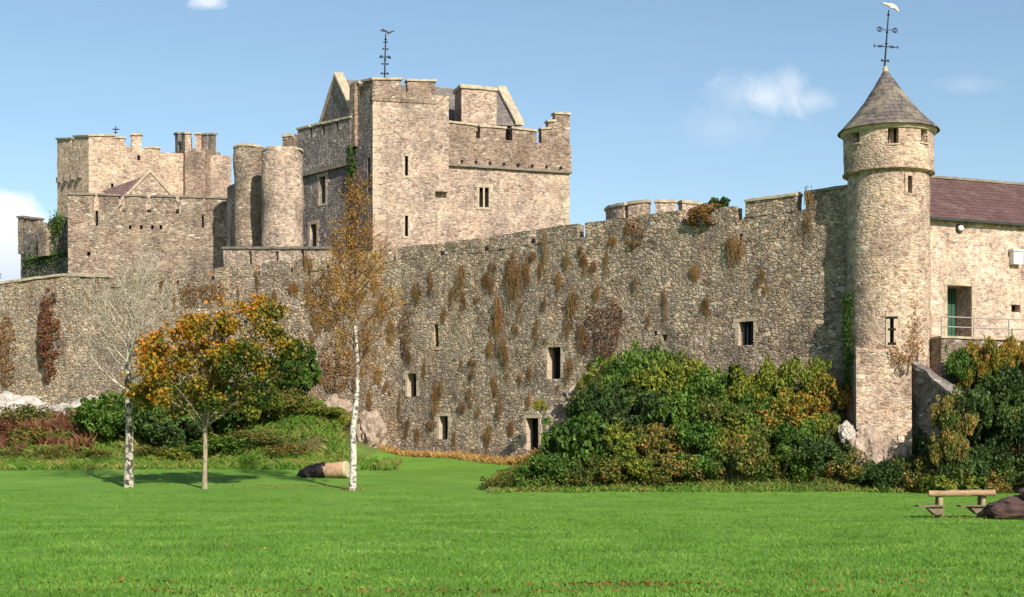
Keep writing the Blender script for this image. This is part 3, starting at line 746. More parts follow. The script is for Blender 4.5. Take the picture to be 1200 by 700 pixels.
# ------------------------------------------------------------------ great keep
kp = empty('great_keep', (-7, 110, 8), 'massive square keep with corner turret, crenellated parapets and pitched slate roof', 'castle keep')
KF = line_P(XY(508, 108.2), XY(667, 111.5)); KT = line_P(XY(437, 106.5), XY(510, 107.6)); KS = line_P(XY(413, 109.2), XY(437, 106.5)); KL = line_P(XY(352, 114.1), XY(414, 108.9))
zc = Zat(192, 108.2)
hK = [hole(KF, 561.5, 566, 220, 243, .35), hole(KF, 568, 572.5, 220, 243, .35)]
pt_f = prof(KF, [(508, 145), (640, 161), (667, 163)])
_, wK = surf('front_wall', M['stone_keep'], kp, KF, 0, KF.L, 4, zc, .8, .7, hK, 1.6, .05)
frame_of(wK[0], KF, (hK[0][0], hK[1][1], hK[0][2], hK[0][3]), .25, .22, 'coping', proud=-.05)
block('mullion', M['ashlar'], wK[0], KF, hK[0][1]+.003, hK[1][0]-.003, -.02, .2, hK[0][2], hK[0][3], n=(1, 1, 2), jit=.005)
KF2 = lambda u, z, off=0: KF(u, z, off-.12)
ztopf = lambda u: Zat(158, 108.2)-.10*u/KF.L
surf('parapet', M['stone_keep_red'], kp, KF2, 0, KF.L+.12, zc, ztopf(0), .6, .5, [], .9, .05, ztopf)
block('string_course', M['coping_dark'], kp, KF, -.02, KF.L+.15, -.24, .1, zc-.10, zc+.05, n=(24, 1, 1), jit=.02)
mbk = MB()
for k in range(9):
    px = 524+k*16.5; u = KF.u(px); block('drain_spout', M['dark'], kp, KF, u-.08, u+.08, -.24, .0, zc+.20, zc+.36, n=(1, 1, 1), jit=.02)
def mer(parent, P, px0, px1, pyt0, pyt1, zbase, th, mat, cop='coping', jit=.05, off=0):
    ua, ub = P.u(px0), P.u(px1); D0, D1 = P.D(ua), P.D(ub); n = max(2, int(abs(ub-ua)/.5))
    o = block('merlon', M[mat], parent, P, ua, ub, off+.004, off+th, zbase-.35, Zat(pyt0, D0), Zat(pyt1, D1), n=(n, 1, 3), jit=jit)
    if cop: block('coping', M[cop], o, P, ua-.08, ub+.08, off-.10, off+th+.08, Zat(pyt0, D0)-.02, Zat(pyt0, D0)+.13, Zat(pyt1, D1)+.13, n=(n, 1, 1), jit=.04, z0b=Zat(pyt1, D1)-.02)
zb_ = ztopf(0)-.05
for a, b, ya, yb in ((508, 515, 143, 144), (523, 557, 144, 148), (562, 592, 149, 151), (600, 628, 151, 155), (634, 642, 152, 152), (642, 650, 143, 143), (650, 667, 134, 135)):
    mer(kp, KF, a, b, ya, yb, zb_, .6, 'stone_keep_red', 'coping', off=-.12)
# right (hidden) and back walls close the volume
KR = line_P(XY(667, 111.5), (XY(667, 111.5)+Vector((3.6, 9.5))))
def slab(name, mat, parent, A_, B_, z0, z1, th=1.2):
    P = line_P(A_, B_); d = (Vector(B_)-Vector(A_)).length
    block(name, M[mat], parent, P, 0, d, 0, th, z0, z1, n=(6, 1, 6), jit=.04)
slab('side_wall', 'stone_keep', kp, XY(666, 111.6), XY(666, 111.6)+Vector((-2.2, 9)), 4, zc+1.5, -1.2)
slab('back_wall', 'stone_keep', kp, XY(360, 114)+Vector((2, 8)), XY(666, 111.6)+Vector((-2.2, 9)), 4, zc+2.3)
# left wall
zcl = Zat(203, KL.D(KL.u(357))); 
hL = [hole(KL, 374.5, 381.5, 207, 239, .6), hole(KL, 363.5, 371, 263, 291, .7)]
_, wL = surf('left_wall', M['stone_grey'], kp, KL, 0, KL.L, 4, zcl, .7, .6, hL, 1.4, .05)
for w, hh in zip(wL, hL): frame_of(w, KL, hh, .25, .22, 'ashlar')
KL2 = lambda u, z, off=0: KL(u, z, off-.25)
ztl = Zat(152, KL.D(KL.u(355)))-.9
surf('parapet', M['stone_grey'], kp, KL2, 0, KL.L, zcl, ztl, .6, .5, [], .9, .05)
mbk = MB()
for k in range(22):
    u = KL.L*(k+.5)/22; block('corbel', M['coping_dark'], kp, KL, u-.11, u+.11, -.27, .02, zcl-.30, zcl+.03, n=(1, 1, 1), jit=.02, z0b=zcl-.30)
class _W: pass
for a, b in ((352, 366), (369, 381), (384, 397), (400, 414)):
    ya, yb = [152-(x-355)/58*13 for x in (a, b)]
    mer(kp, KL, a, b, ya, yb, ztl, .6, 'stone_grey', 'coping', off=-.25)
# corner turret
ztt = Zat(108, 107)
hT = [hole(KT, 474.5, 478.2, 183, 206, .4, 'arrow_slit'), hole(KT, 474.5, 478.2, 253, 277, .4, 'arrow_slit')]
_, wT = surf('turret_wall', M['stone_keep'], kp, KT, 0, KT.L, 4, Zat(120, 107), .6, .6, hT, 1.4, .05)
for w, hh in zip(wT, hT): frame_of(w, KT, hh, .15, .14, 'ashlar', proud=-.02)
surf('turret_parapet', M['stone_keep_red'], kp, lambda u, z, off=0: KT(u, z, off-.06), -.06, KT.L+.06, Zat(120, 107), ztt, .5, .4, [], 1.0, .04)
hS = [hole(KS, 430.5, 434, 185, 225, .3, 'arrow_slit')]
surf('turret_side', M['stone_grey'], kp, KS, 0, KS.L, 4, ztt, .5, .6, hS, 1.2, .04)
slab('turret_side', 'stone_keep', kp, XY(510, 107.7), XY(510, 107.7)+Vector((-1.4, 4.4)), zc-2, ztt-.05, 1.0)
slab('turret_side', 'stone_keep', kp, XY(413, 109.2)+Vector((0.2, 1.4)), XY(510, 107.6)+Vector((-1.4, 4.4)), zc-2, ztt, .8)
mer(kp, KT, 437, 470, 93.5, 93.5, ztt, .6, 'stone_keep_red'); mer(kp, KT, 477.5, 510, 95, 95.5, ztt, .6, 'stone_keep_red')
mer(kp, KS, 425, 437, 96, 94, ztt, .6, 'stone_keep_red'); mer(kp, KS, 413, 421, 99, 97.5, ztt, .6, 'stone_keep_red')
PBt = line_P(XY(413, 109.0), XY(424, 107.7))
block('pilaster', M['stone_keep_red'], kp, KS, .0, .85, -.25, .1, Zat(172, 108.5), Zat(97.5, 108.5), n=(2, 1, 8), jit=.03)
def quoins(parent, P, u, side, z0, z1, mat='ashlar', hgt=.42):
    mb = MB(); n = int((z1-z0)/hgt)
    for i in range(n):
        w = (.62 if i % 2 else .36)*random.uniform(.85, 1.15); a, b = (u-.02, u+w) if side > 0 else (u-w, u+.02)
        block('', None, None, P, a, b, -.025+random.uniform(-.01, .01), .3, z0+i*hgt+.012, z0+(i+1)*hgt-.012, n=(2, 1, 1), jit=.03, mb=mb)
    mb.obj('quoins', M[mat], parent)
quoins(kp, KT, 0, 1, 8, Zat(121, 107)); quoins(kp, KF, KF.L, -1, 8, zc-.2, 'coping')
# roof with two gables
gl_f = Vector(W(413, 133, 110.0)); gl_b = Vector(W(374, 142, 115.2)); gl_b.z = gl_f.z; gla = W(393.5, 90, 112.5)
gr_f = W(612, 150, 113.4); gr_f.z = gl_f.z; gra = W(591.5, 106, 116.2); gr_b = Vector((gra.x*2-gr_f.x, gra.y*2-gr_f.y, gr_f.z))
def tri_prism(name, mat, parent, a, b, c, th):
    n = (b-a).cross(c-a).normalized()*th; mb = MB(); mb.add([a, b, c, a+n, b+n, c+n], [(0, 1, 2), (5, 4, 3), (0, 3, 4, 1), (1, 4, 5, 2), (2, 5, 3, 0)]); return mb.obj(name, M[mat], parent)
dn = Vector((0, 0, -3))
def gable(parent, f, b, ap, mat, thv, cop='coping'):
    mb = MB(); vs = [f+dn, f, ap, b, b+dn]; mb.add(vs+[v+thv for v in vs], [(0, 1, 2, 3, 4), (9, 8, 7, 6, 5), (0, 5, 6, 1), (1, 6, 7, 2), (2, 7, 8, 3), (3, 8, 9, 4)])
    g = mb.obj('gable', M[mat], parent)
    for q in (f, b):
        mb = MB(); d = (ap-q); n_ = 8; w = thv*1.5
        def fn(a, b_, c):
            p = q-d*.03+d*1.05*a+(-thv*.25+w*b_)+Vector((0, 0, -.02+.26*c)); return p+jv(p, .03, 2)
        lattice_box(mb, fn, n_, 1, 1); mb.obj('gable_coping', M[cop], g)
    return g
thv = (gr_f-gl_f); thv.z = 0; thv = thv.normalized()*.45
gable(kp, gl_f, gl_b, gla, 'stone_grey', thv); gable(kp, gr_f, gr_b, gra, 'stone_grey', -thv)
mb = MB()
def quadgrid(mb, a, b, c, d, n=20, m=8, amp=.05):
    b0 = len(mb.v)
    for j in range(m+1):
        for i in range(n+1):
            s_, t_ = i/n, j/m; p = a.lerp(b, s_).lerp(d.lerp(c, s_), t_); p = p+jv(p, amp, .8); mb.v.append(tuple(p))
    for j in range(m):
        for i in range(n):
            x = b0+j*(n+1)+i; mb.f.append((x, x+1, x+n+2, x+n+1))
ld = Vector((0, 0, -.18))
quadgrid(mb, gl_f+thv*.5+ld, gr_f-thv*.5+ld, gra-thv*.5+ld, gla+thv*.5+ld); quadgrid(mb, gl_b+thv*.5+ld, gr_b-thv*.5+ld, gra-thv*.5+ld*1.1, gla+thv*.5+ld*1.1)
rk = mb.obj('roof', M['slate_keep'], kp, 40)
# chimney stack in front of the roof
PCh = line_P(XY(541, 109.8), XY(582, 110.6))
ck = block('chimney_stack', M['stone_keep'], kp, PCh, 0, PCh.L, 0, 1.8, zc, Zat(104, 110), n=(4, 2, 8), jit=.05)
block('chimney_cap', M['coping'], ck, PCh, -.12, PCh.L+.12, -.12, 1.9, Zat(104, 110)-.02, Zat(100, 110), Zat(100.5, 110), n=(4, 2, 1), jit=.06)
A = W(450, 95, 109); B = W(452, 40, 109)
weathervane(kp, A+Vector((0, 0, -1.5)), B, [(.42, .3, 's'), (.56, .26, 's'), (.66, .40, 'bar'), (.78, .22, 's'), (.88, .16, 's')],
            [(-.42, .02), (-.30, .10), (-.22, .20), (-.12, .12), (.05, .08), (.2, -.04), (.38, .04), (.55, .10), (.62, .0), (.5, .02), (.36, -.10), (.18, -.18), (.02, -.06), (-.2, -.02)], M['iron'], B+Vector((.0, 0, .18)), .055, .3)

# ------------------------------------------------------------------ small towers between the keep and the west block
def round_turret(name, label, px0, px1, pyt, D, z0, mat, parapet=True, cat='tower'):
    c = XY((px0+px1)/2, D); r = (px1-px0)/2/F*D; e = empty(name, (c.x, c.y, z0), label, cat)
    P = circ_P(c, r); zt_ = Zat(pyt, D-r)
    surf('shaft', M[mat], e, P, -math.pi, math.pi, z0, zt_-.15, .26, .7, [], .5, .16, closed=True)
    lathe('coping', M['coping'], e, c, [(r-.02, zt_-.2), (r+.04, zt_-.17), (r+.03, zt_-.02), (r-.1, zt_+.03), (r-.45, zt_-.05), (.02, zt_-.3)], 28, jit=.09)
    return e, P, c, r
e1, Pq, cq, rq = round_turret('round_turret', 'slim round turret with pale rim standing against the left face of the keep', 307, 355, 171, 104.5, 5, 'stone_keep')
e2, Pq2, cq2, rq2 = round_turret('round_turret', 'narrower round turret directly left of the slim round turret, dark left side', 274, 309, 168.5, 107.5, 5, 'stone_brown')
PI = line_P(XY(266, 108.6), XY(277, 107.0))
block('buttress', M['stone_grey'], e2, PI, 0, PI.L, 0, 1.0, 8, Zat(216, 107.5), n=(2, 1, 8), jit=.04)
ep = empty('watch_block', (-15.5, 114, 20), 'small reddish stone block showing above the slim round turret beside the keep', 'turret')
PW = line_P(XY(331, 114.5), XY(353, 113.8))
ob = block('wall', M['stone_keep_red'], ep, PW, 0, PW.L, 0, 1.5, 10, Zat(160, 114.3), n=(3, 1, 6), jit=.05)
block('coping', M['coping'], ob, PW, -.05, PW.L*.55, -.08, 1.5, Zat(160, 114.3)-.02, Zat(156, 114), n=(2, 1, 1), jit=.04)
# inner wall with large pale merlons
iw = empty('inner_wall', (-16, 98, 4), 'low pale inner wall with square merlons just behind the long curtain wall', 'castle wall')
PN = line_P(XY(262, 100.2), XY(392, 96.4))
zin = Zat(307, 98)
surf('masonry', M['stone_keep'], iw, PN, 0, PN.L, 4, zin, .6, .6, [], .8, .05)
for a, b in ((262, 290), (295.5, 321), (327, 352), (356.5, 386)): mer(iw, PN, a, b, 291.5, 291.5, zin, .5, 'stone_keep', 'coping_dark')

# ------------------------------------------------------------------ west block
wbk = empty('west_block', (-23, 112, 6), 'broad brown stone block with narrow crenel slots in front of a small stone gable', 'castle building')
PWb = line_P(XY(80, 110), XY(268, 112.5))
zwt = Zat(246, 111)
hw = [hole(PWb, 112, 115, 247, 265, .3, 'arrow_slit'), hole(PWb, 236.5, 239, 252, 267, .3, 'arrow_slit'), hole(PWb, 102, 106, 295, 300, .4, 'window')]
hw += [hole(PWb, x, x+3, 264, 269, .3, 'putlog_hole') for x in (151, 164, 177, 187)]
surf('wall', M['stone_brown'], wbk, PWb, 0, PWb.L, 5, zwt, .7, .6, hw, 1.2, .07)
PWl = line_P(XY(80, 110), XY(80, 110)+Vector((-2.2, 9)))
block('side_wall', M['stone_grey'], wbk, PWl, .05, PWl.L, -1.0, .0, 5, Zat(229, 111), n=(8, 1, 8), jit=.05)
for a, b in ((80, 109.5), (115.5, 139.5), (146.5, 170.5), (177.5, 205), (212, 236.5), (243, 268)):
    ya, yb = [228+(x-80)/188*5 for x in (a, b)]
    mer(wbk, PWb, a, b, ya, yb, zwt, .7, 'stone_brown', 'coping_dark', jit=.06)
wr = empty('gabled_house', (-25, 114, 18), 'steep stone gable with pale coping and purple slate roof rising behind the west block parapet', 'castle building')
f_ = W(209, 236, 113.5); b_ = W(143, 236, 112.8); ap = W(176.5, 202, 113.2); f_.z = b_.z
thg = Vector((-.02, .45, 0))
gable(wr, f_, b_, ap, 'stone_keep', thg)
bk = Vector((-3.6, 9, 0)); mb = MB()
quadgrid(mb, b_+ld, b_+bk+ld, ap+bk+ld, ap+ld, 8, 6, .03); quadgrid(mb, f_+ld, f_+bk+ld, ap+bk+ld*1.2, ap+ld*1.2, 8, 6, .03)
mb.obj('roof', M['slate_small'], wr, 40)
tri_prism('roof', 'slate_small', wr, W(174, 204.5, 114.6), W(120, 224.0, 115.4), W(170, 246, 113.3), -.12)
# tall rear block
rb = empty('rear_block', (-26, 126, 8), 'tall cream stone block with broken parapet rising behind the west block at far left', 'castle building')
PR1 = line_P(XY(67, 127.5), XY(104, 124)); PR2 = line_P(XY(104, 124), XY(271, 127))
surf('left_wall', M['stone_tower'], rb, PR1, 0, PR1.L, 6, Zat(165, 125), .7, .7, [], 1.2, .07)
t2 = prof(PR2, [(104, 160), (143, 161), (144, 166), (147, 171), (153, 172), (166, 174), (182, 175), (190, 182), (205, 184), (255, 189), (271, 191)])
hr = [hole(PR2, 161, 164, 182, 188, .3, 'putlog_hole'), hole(PR2, 175, 178, 178, 184, .3, 'putlog_hole'), hole(PR2, 130, 133, 215, 220, .3, 'putlog_hole')]
surf('front_wall', M['stone_tower'], rb, PR2, 0, PR2.L, 6, Zat(160, 125), .5, .7, hr, 1.2, .07, t2)
slab('side_wall', 'stone_grey', rb, XY(270.5, 127.2), XY(270.5, 127.2)+Vector((-1.2, 6)), 6, Zat(192, 127), -1.0)
slab('side_wall', 'stone_grey', rb, XY(67.5, 127.6)+Vector((-1.2, 6)), XY(67.5, 127.6), 6, Zat(166, 127), -1.2)
for a, b, y in ((67, 83, 163.5), (87, 104, 160.5)): mer(rb, PR1, a, b, y, y, Zat(165, 125), .6, 'stone_tower', 'coping_dark')
for a, b, y in ((104, 135, 159.5), (136, 146, 162), (154, 166, 158.5), (171, 187, 174)): 
    zb2 = min(t2(PR2.u(a)), t2(PR2.u(b))); mer(rb, PR2, a, b, y, y, zb2, .7, 'stone_tower', 'coping')
mbk = MB()
for k in range(4):
    u = PR1.L*(k+.5)/4.6; z = Zat(206, 125); block('corbel', M['coping_dark'], rb, PR1, u-.13, u+.13, -.35, .0, z-.25, z+.2, n=(2, 1, 2), jit=.04)
A = W(135.5, 163, 126); B = W(135.5, 148, 126)
mb = MB(); tube_mb(mb, [A, B], .04, 5); tube_mb(mb, [B.lerp(A, .25)-X*.25, B.lerp(A, .25)+X*.3], .05, 5); tube_mb(mb, [B.lerp(A, .5)-X*.15, B.lerp(A, .5)+X*.15], .04, 5); mb.obj('finial', M['iron'], rb)
quoins(rb, PR2, 0, 1, 8, Zat(166, 125)); quoins(wbk, PWb, 0, 1, 7, zwt, 'stone_keep_red')
# crenellated turret on the rear block
ct = empty('crenellated_turret', (-25, 126, 22), 'small open turret with tall narrow merlons on top of the rear block', 'turret')
cqx = XY(229, 127.5)
corners = [XY(205, 127.6), XY(217, 125.6), XY(240, 125.9), XY(253, 127.2), XY(243, 129.6), XY(214, 129.5)]
for k in range(6):
    a, b = corners[k], corners[(k+1) % 6]; Pk = line_P(a, b)
    block('wall', M['stone_keep_red'], ct, Pk, 0, Pk.L, 0, .35, 17, Zat(176, 126.5), n=(2, 1, 5), jit=.03)
for k, (a, b, y) in enumerate(((216.5, 223.5, 157), (229, 236, 157.5))):
    Pk = line_P(corners[1], corners[2]); mer(ct, Pk, a, b, y, y, Zat(176, 126.5), .35, 'stone_tower', 'coping')
Pk = line_P(corners[0], corners[1])
for t0, t1 in ((0, .30), (.66, 1)): mer(ct, Pk, 205+12*t0, 205+12*t1, 158, 157, Zat(176, 126.5), .35, 'stone_grey', 'coping_dark')
Pk = line_P(corners[2], corners[3])
for t0, t1 in ((0, .25), (.58, 1)): mer(ct, Pk, 240+13*t0, 240+13*t1, 158, 158, Zat(176, 126.5), .35, 'stone_brown', 'coping_dark')
Pk = line_P(corners[4], corners[5])
for a, b in ((217, 224), (232, 239)): mer(ct, Pk, a, b, 160, 160, Zat(176, 128), .35, 'stone_brown', 'coping_dark')
# corbelled corner turret and ivy covered wall far left
ov = empty('overgrown_wall', (-34, 118, 8), 'dark ivy covered wall sloping between the corbelled corner turret and the west block', 'castle wall')
PO = line_P(XY(26, 119), XY(80, 114)); to = prof(PO, [(26, 276), (40, 274), (52, 268), (58, 258), (66, 253), (80, 255)])
surf('masonry', M['stone_grey'], ov, PO, 0, PO.L, 6, Zat(255, 116), .5, .5, [], 1.0, .12, to)
block('buttress', M['stone_brown'], ov, PO, PO.u(52.5), PO.u(62), -.55, .2, Zat(302, 116.5), Zat(269, 116.5), n=(2, 2, 6), jit=.06)
co = empty('corbelled_turret', (-37.5, 120, 8), 'little square corbelled turret with jagged top at the far left end of the castle', 'turret')
PCt = line_P(XY(23.5, 119.4), XY(47, 118))
block('wall', M['stone_brown'], co, PCt, 0, PCt.L, -.2, 1.4, Zat(295, 118), Zat(260, 118), n=(4, 2, 6), jit=.05)
block('corbel', M['stone_brown'], co, PCt, .15, PCt.L*.45, -.05, 1.2, Zat(325, 118), Zat(294.5, 118), n=(2, 2, 6), jit=.05)
for a, b, y in ((23.5, 31, 255.5), (33, 39, 256.5), (41, 47, 257.5)): mer(co, PCt, a, b, y, y, Zat(260, 118), .5, 'stone_brown', 'coping_dark', off=-.2)

# ------------------------------------------------------------------ round crenellated tower behind the wall
bt = empty('crenellated_round_tower', (9, 98, 4), 'low round tower top with broad pale merlons behind the middle of the curtain wall', 'tower')
bc = XY(772, 99); br = 3.45; Pb = circ_P(bc, br); zbt = Zat(248, 96)
surf('wall', M['stone_keep'], bt, Pb, -math.pi, math.pi, 4, zbt-.4, .14, .8, [], .7, .06, closed=True)
mk = [(-1.50, -.78), (-.68, -.28), (-.16, .22), (.34, .80), (.92, 1.5)]
for a, b in mk+[(x+math.pi, y+math.pi) for x, y in mk[:4]]:
    o = block('merlon', M['stone_keep'], bt, Pb, a, b, 0, .6, zbt-.43, Zat(238.5, 96), n=(8, 1, 3), jit=.05)
    block('coping', M['coping'], o, Pb, a-.02, b+.02, -.08, .68, Zat(238.5, 96)-.02, Zat(235.5, 96), n=(8, 1, 1), jit=.05)

# ------------------------------------------------------------------ foliage machinery
def rot_basis(n, rg, up=0.0, tilt=1.0):
    """random leaf frames"""
    nrm = rg.normal(size=(n, 3)); nrm[:, 2] += up; nrm /= np.linalg.norm(nrm, axis=1)[:, None]
    t = rg.normal(size=(n, 3)); t -= nrm*(t*nrm).sum(1)[:, None]; t /= np.linalg.norm(t, axis=1)[:, None]
    return nrm, t, np.cross(nrm, t)
def leaf_mesh(name, pts, size, rg, up=.5, asp=.62, var=.35, frames=None):
    n = len(pts); nrm, t, b = frames if frames else rot_basis(n, rg, up)
    s = size*(1+var*rg.uniform(-1, 1, n))[:, None]
    fold = nrm*s*.18
    V = np.stack([pts-t*s*.5, pts+b*s*asp*.5+fold, pts+t*s*.5, pts-b*s*asp*.5+fold], 1).reshape(-1, 3)
    Fc = np.arange(4*n).reshape(n, 4)
    return mesh_np(name, V, Fc)
def lumpy_points(n, lumps, rg, shell=.72):
    """points near the surface of many small ellipsoid lumps"""
    w = np.array([l[3]**2 for l in lumps]); w = w/w.sum(); idx = rg.choice(len(lumps), n, p=w)
    L = np.array(lumps)[idx]; d = rg.normal(size=(n, 3)); d /= np.linalg.norm(d, axis=1)[:, None]
    r = (shell+(1.08-shell)*rg.random(n))[:, None]*L[:, 3:4]
    p = L[:, :3]+d*r*np.array([1, 1, .85]); return p
def shrub_mesh(name, seed, n, leaf, kind='round', nl=26):
    """unit shrub: about 1 wide radius, height about 1"""
    rg = np.random.default_rng(seed); lumps = []
    for _ in range(nl):
        a = rg.uniform(0, 2*math.pi); rr = math.sqrt(rg.random())*.78
        h = (1-rr**2*.7)*rg.uniform(.25, .85) if kind == 'round' else rg.uniform(.1, .8)*(1-.4*rr)
        lumps.append((rr*math.cos(a), rr*math.sin(a), h, rg.uniform(.13, .27)))
    for _ in range(7):   # straggling sprays
        a = rg.uniform(0, 2*math.pi); rr = rg.uniform(.5, .95); lumps.append((rr*math.cos(a), rr*math.sin(a), rg.uniform(.3, 1.0)*(1.15-.4*rr), rg.uniform(.05, .11)))
    p = lumpy_points(n, lumps, rg); p = p[p[:, 2] > -.12]
    # loose shoots
    k = 26; sh = []
    for _ in range(k):
        l = lumps[rg.integers(len(lumps))]; d = rg.normal(size=3); d[2] = abs(d[2])+.4; d /= np.linalg.norm(d)
        for t in np.linspace(.8, 2.0, 12): sh.append(np.array(l[:3])+d*l[3]*t+rg.normal(size=3)*.012+np.array([0, 0, -.03*t*t]))
    p = np.vstack([p, np.array(sh)])
    return leaf_mesh(name, p, leaf, rg, up=.7)
def chains_mesh(name, chains, k=4):
    Vs, Fs, b = [], [], 0
    for pts, rad in chains:
        pts = np.asarray(pts, float); m = len(pts); t = np.gradient(pts, axis=0); t /= np.linalg.norm(t, axis=1)[:, None]+1e-9
        ref = np.tile(np.array([1., 0, 0]), (m, 1)); ref[np.abs(t[:, 0]) > .8] = (0, 1., 0)
        a = np.cross(t, ref); a /= np.linalg.norm(a, axis=1)[:, None]+1e-9; c = np.cross(t, a)
        an = np.arange(k)*2*math.pi/k
        ring = pts[:, None, :]+(a[:, None, :]*np.cos(an)[None, :, None]+c[:, None, :]*np.sin(an)[None, :, None])*np.asarray(rad)[:, None, None]
        Vs.append(ring.reshape(-1, 3))
        i = np.arange(m-1)[:, None]; j = np.arange(k)[None, :]; x = b+i*k+j; y = b+i*k+(j+1) % k
        Fs.append(np.stack([x, y, y+k, x+k], -1).reshape(-1, 4)); b += m*k
    me = mesh_np(name, np.vstack(Vs), np.vstack(Fs)); me.shade_smooth(); return me
def grow(rg, start, d, length, r, level, maxl, cfg, out, tips):
    n = max(4, int(length/cfg['seg'])) if level < maxl else 4
    n = min(n, 14); p = np.array(start, float); d = np.array(d, float)/np.linalg.norm(d); pts = [p.copy()]; rad = [r]
    step = length/n; dirs = [d.copy()]
    for i in range(n):
        d = d+rg.normal(size=3)*cfg['wob'][level]+np.array([0, 0, cfg['up'][level]]); d /= np.linalg.norm(d)
        p = p+d*step; pts.append(p.copy()); dirs.append(d.copy()); rad.append(r*(1-(i+1)/n*cfg['taper']))
    out.setdefault(level, []).append((pts, rad))
    if level == maxl: tips += pts[1:]; return
    nb = cfg['nb'][level]; nb = max(1, int(round(nb*rg.uniform(.8, 1.2))))
    ang0 = rg.uniform(0, 6.28)
    for q in range(nb):
        t = cfg['from'][level]+(1-cfg['from'][level])*(q+rg.uniform(.1, .9))/nb; i = min(n-1, int(t*n)); base = pts[i]+(pts[i+1]-pts[i])*(t*n-i)
        dd = dirs[i]; az = ang0+q*2.4; a = np.cross(dd, [0.3, .2, 1.]) ; a /= np.linalg.norm(a); b = np.cross(dd, a)
        sp = R(cfg['ang'][level]*rg.uniform(.7, 1.25)); nd = dd*math.cos(sp)+(a*math.cos(az)+b*math.sin(az))*math.sin(sp)
        grow(rg, base, nd, length*cfg['len'][level]*rg.uniform(.65, 1.15)*(1-.45*t), max(.011, rad[i]*cfg['rr']), level+1, maxl, cfg, out, tips)

# ------------------------------------------------------------------ shrubs on the right mound and left bank
SH = {}
def shrub_proto(kind, i):
    key = (kind, i)
    if key in SH: return SH[key]
    cfg = {'laurel': ('leaf_laurel', .125, 3600), 'green': ('leaf_green', .085, 5200), 'yellow': ('leaf_yellowgreen', .08, 5400), 'bramble': ('leaf_bramble', .075, 5600),
           'autumn': ('leaf_autumn', .08, 5000), 'dark': ('leaf_dark', .085, 5200), 'red': ('leaf_red', .05, 6000), 'twiggy': ('leaf_bramble', .07, 2600)}[kind]
    me = shrub_mesh(kind+'_leaves', 100+i*7+sum(map(ord, kind)), cfg[2], cfg[1]); me.materials.append(M[cfg[0]])
    rg = np.random.default_rng(500+i); ch_ = []
    for _ in range(16):
        a = rg.uniform(0, 6.28); d = np.array([math.cos(a)*rg.uniform(.2, .9), math.sin(a)*rg.uniform(.2, .9), rg.uniform(.5, 1.1)]); pts = [np.array([0, 0, -.15])]
        for s_ in range(6): d = d+rg.normal(size=3)*.15; pts.append(pts[-1]+d*.15)
        ch_.append((pts, np.linspace(.022, .005, 7)))
    st = chains_mesh(kind+'_stems', ch_); st.materials.append(M['stem_dark'])
    SH[key] = (me, st); return SH[key]
nsh = [0]; SHK = 1.3
def shrub(px, D, rx, hgt, kind, label, cat='shrub', group='shrubs growing on the rocky bank', name='shrub', sink=.15, z=None):
    i = nsh[0] % 3; nsh[0] += 1; me, st = shrub_proto(kind, i); x, y = XY(px, D); zz = gz(x, y)-sink if z is None else z
    e = empty(name, (x, y, zz), label, cat, group); e.rotation_euler.z = random.uniform(0, 6.28)
    k_ = 1.0 if z is not None else SHK; e.scale = (rx*k_, rx*k_*random.uniform(.8, 1.0), hgt*(1+(k_-1)*.35))
    link('foliage', me, None, e); link('stems', st, None, e); return e
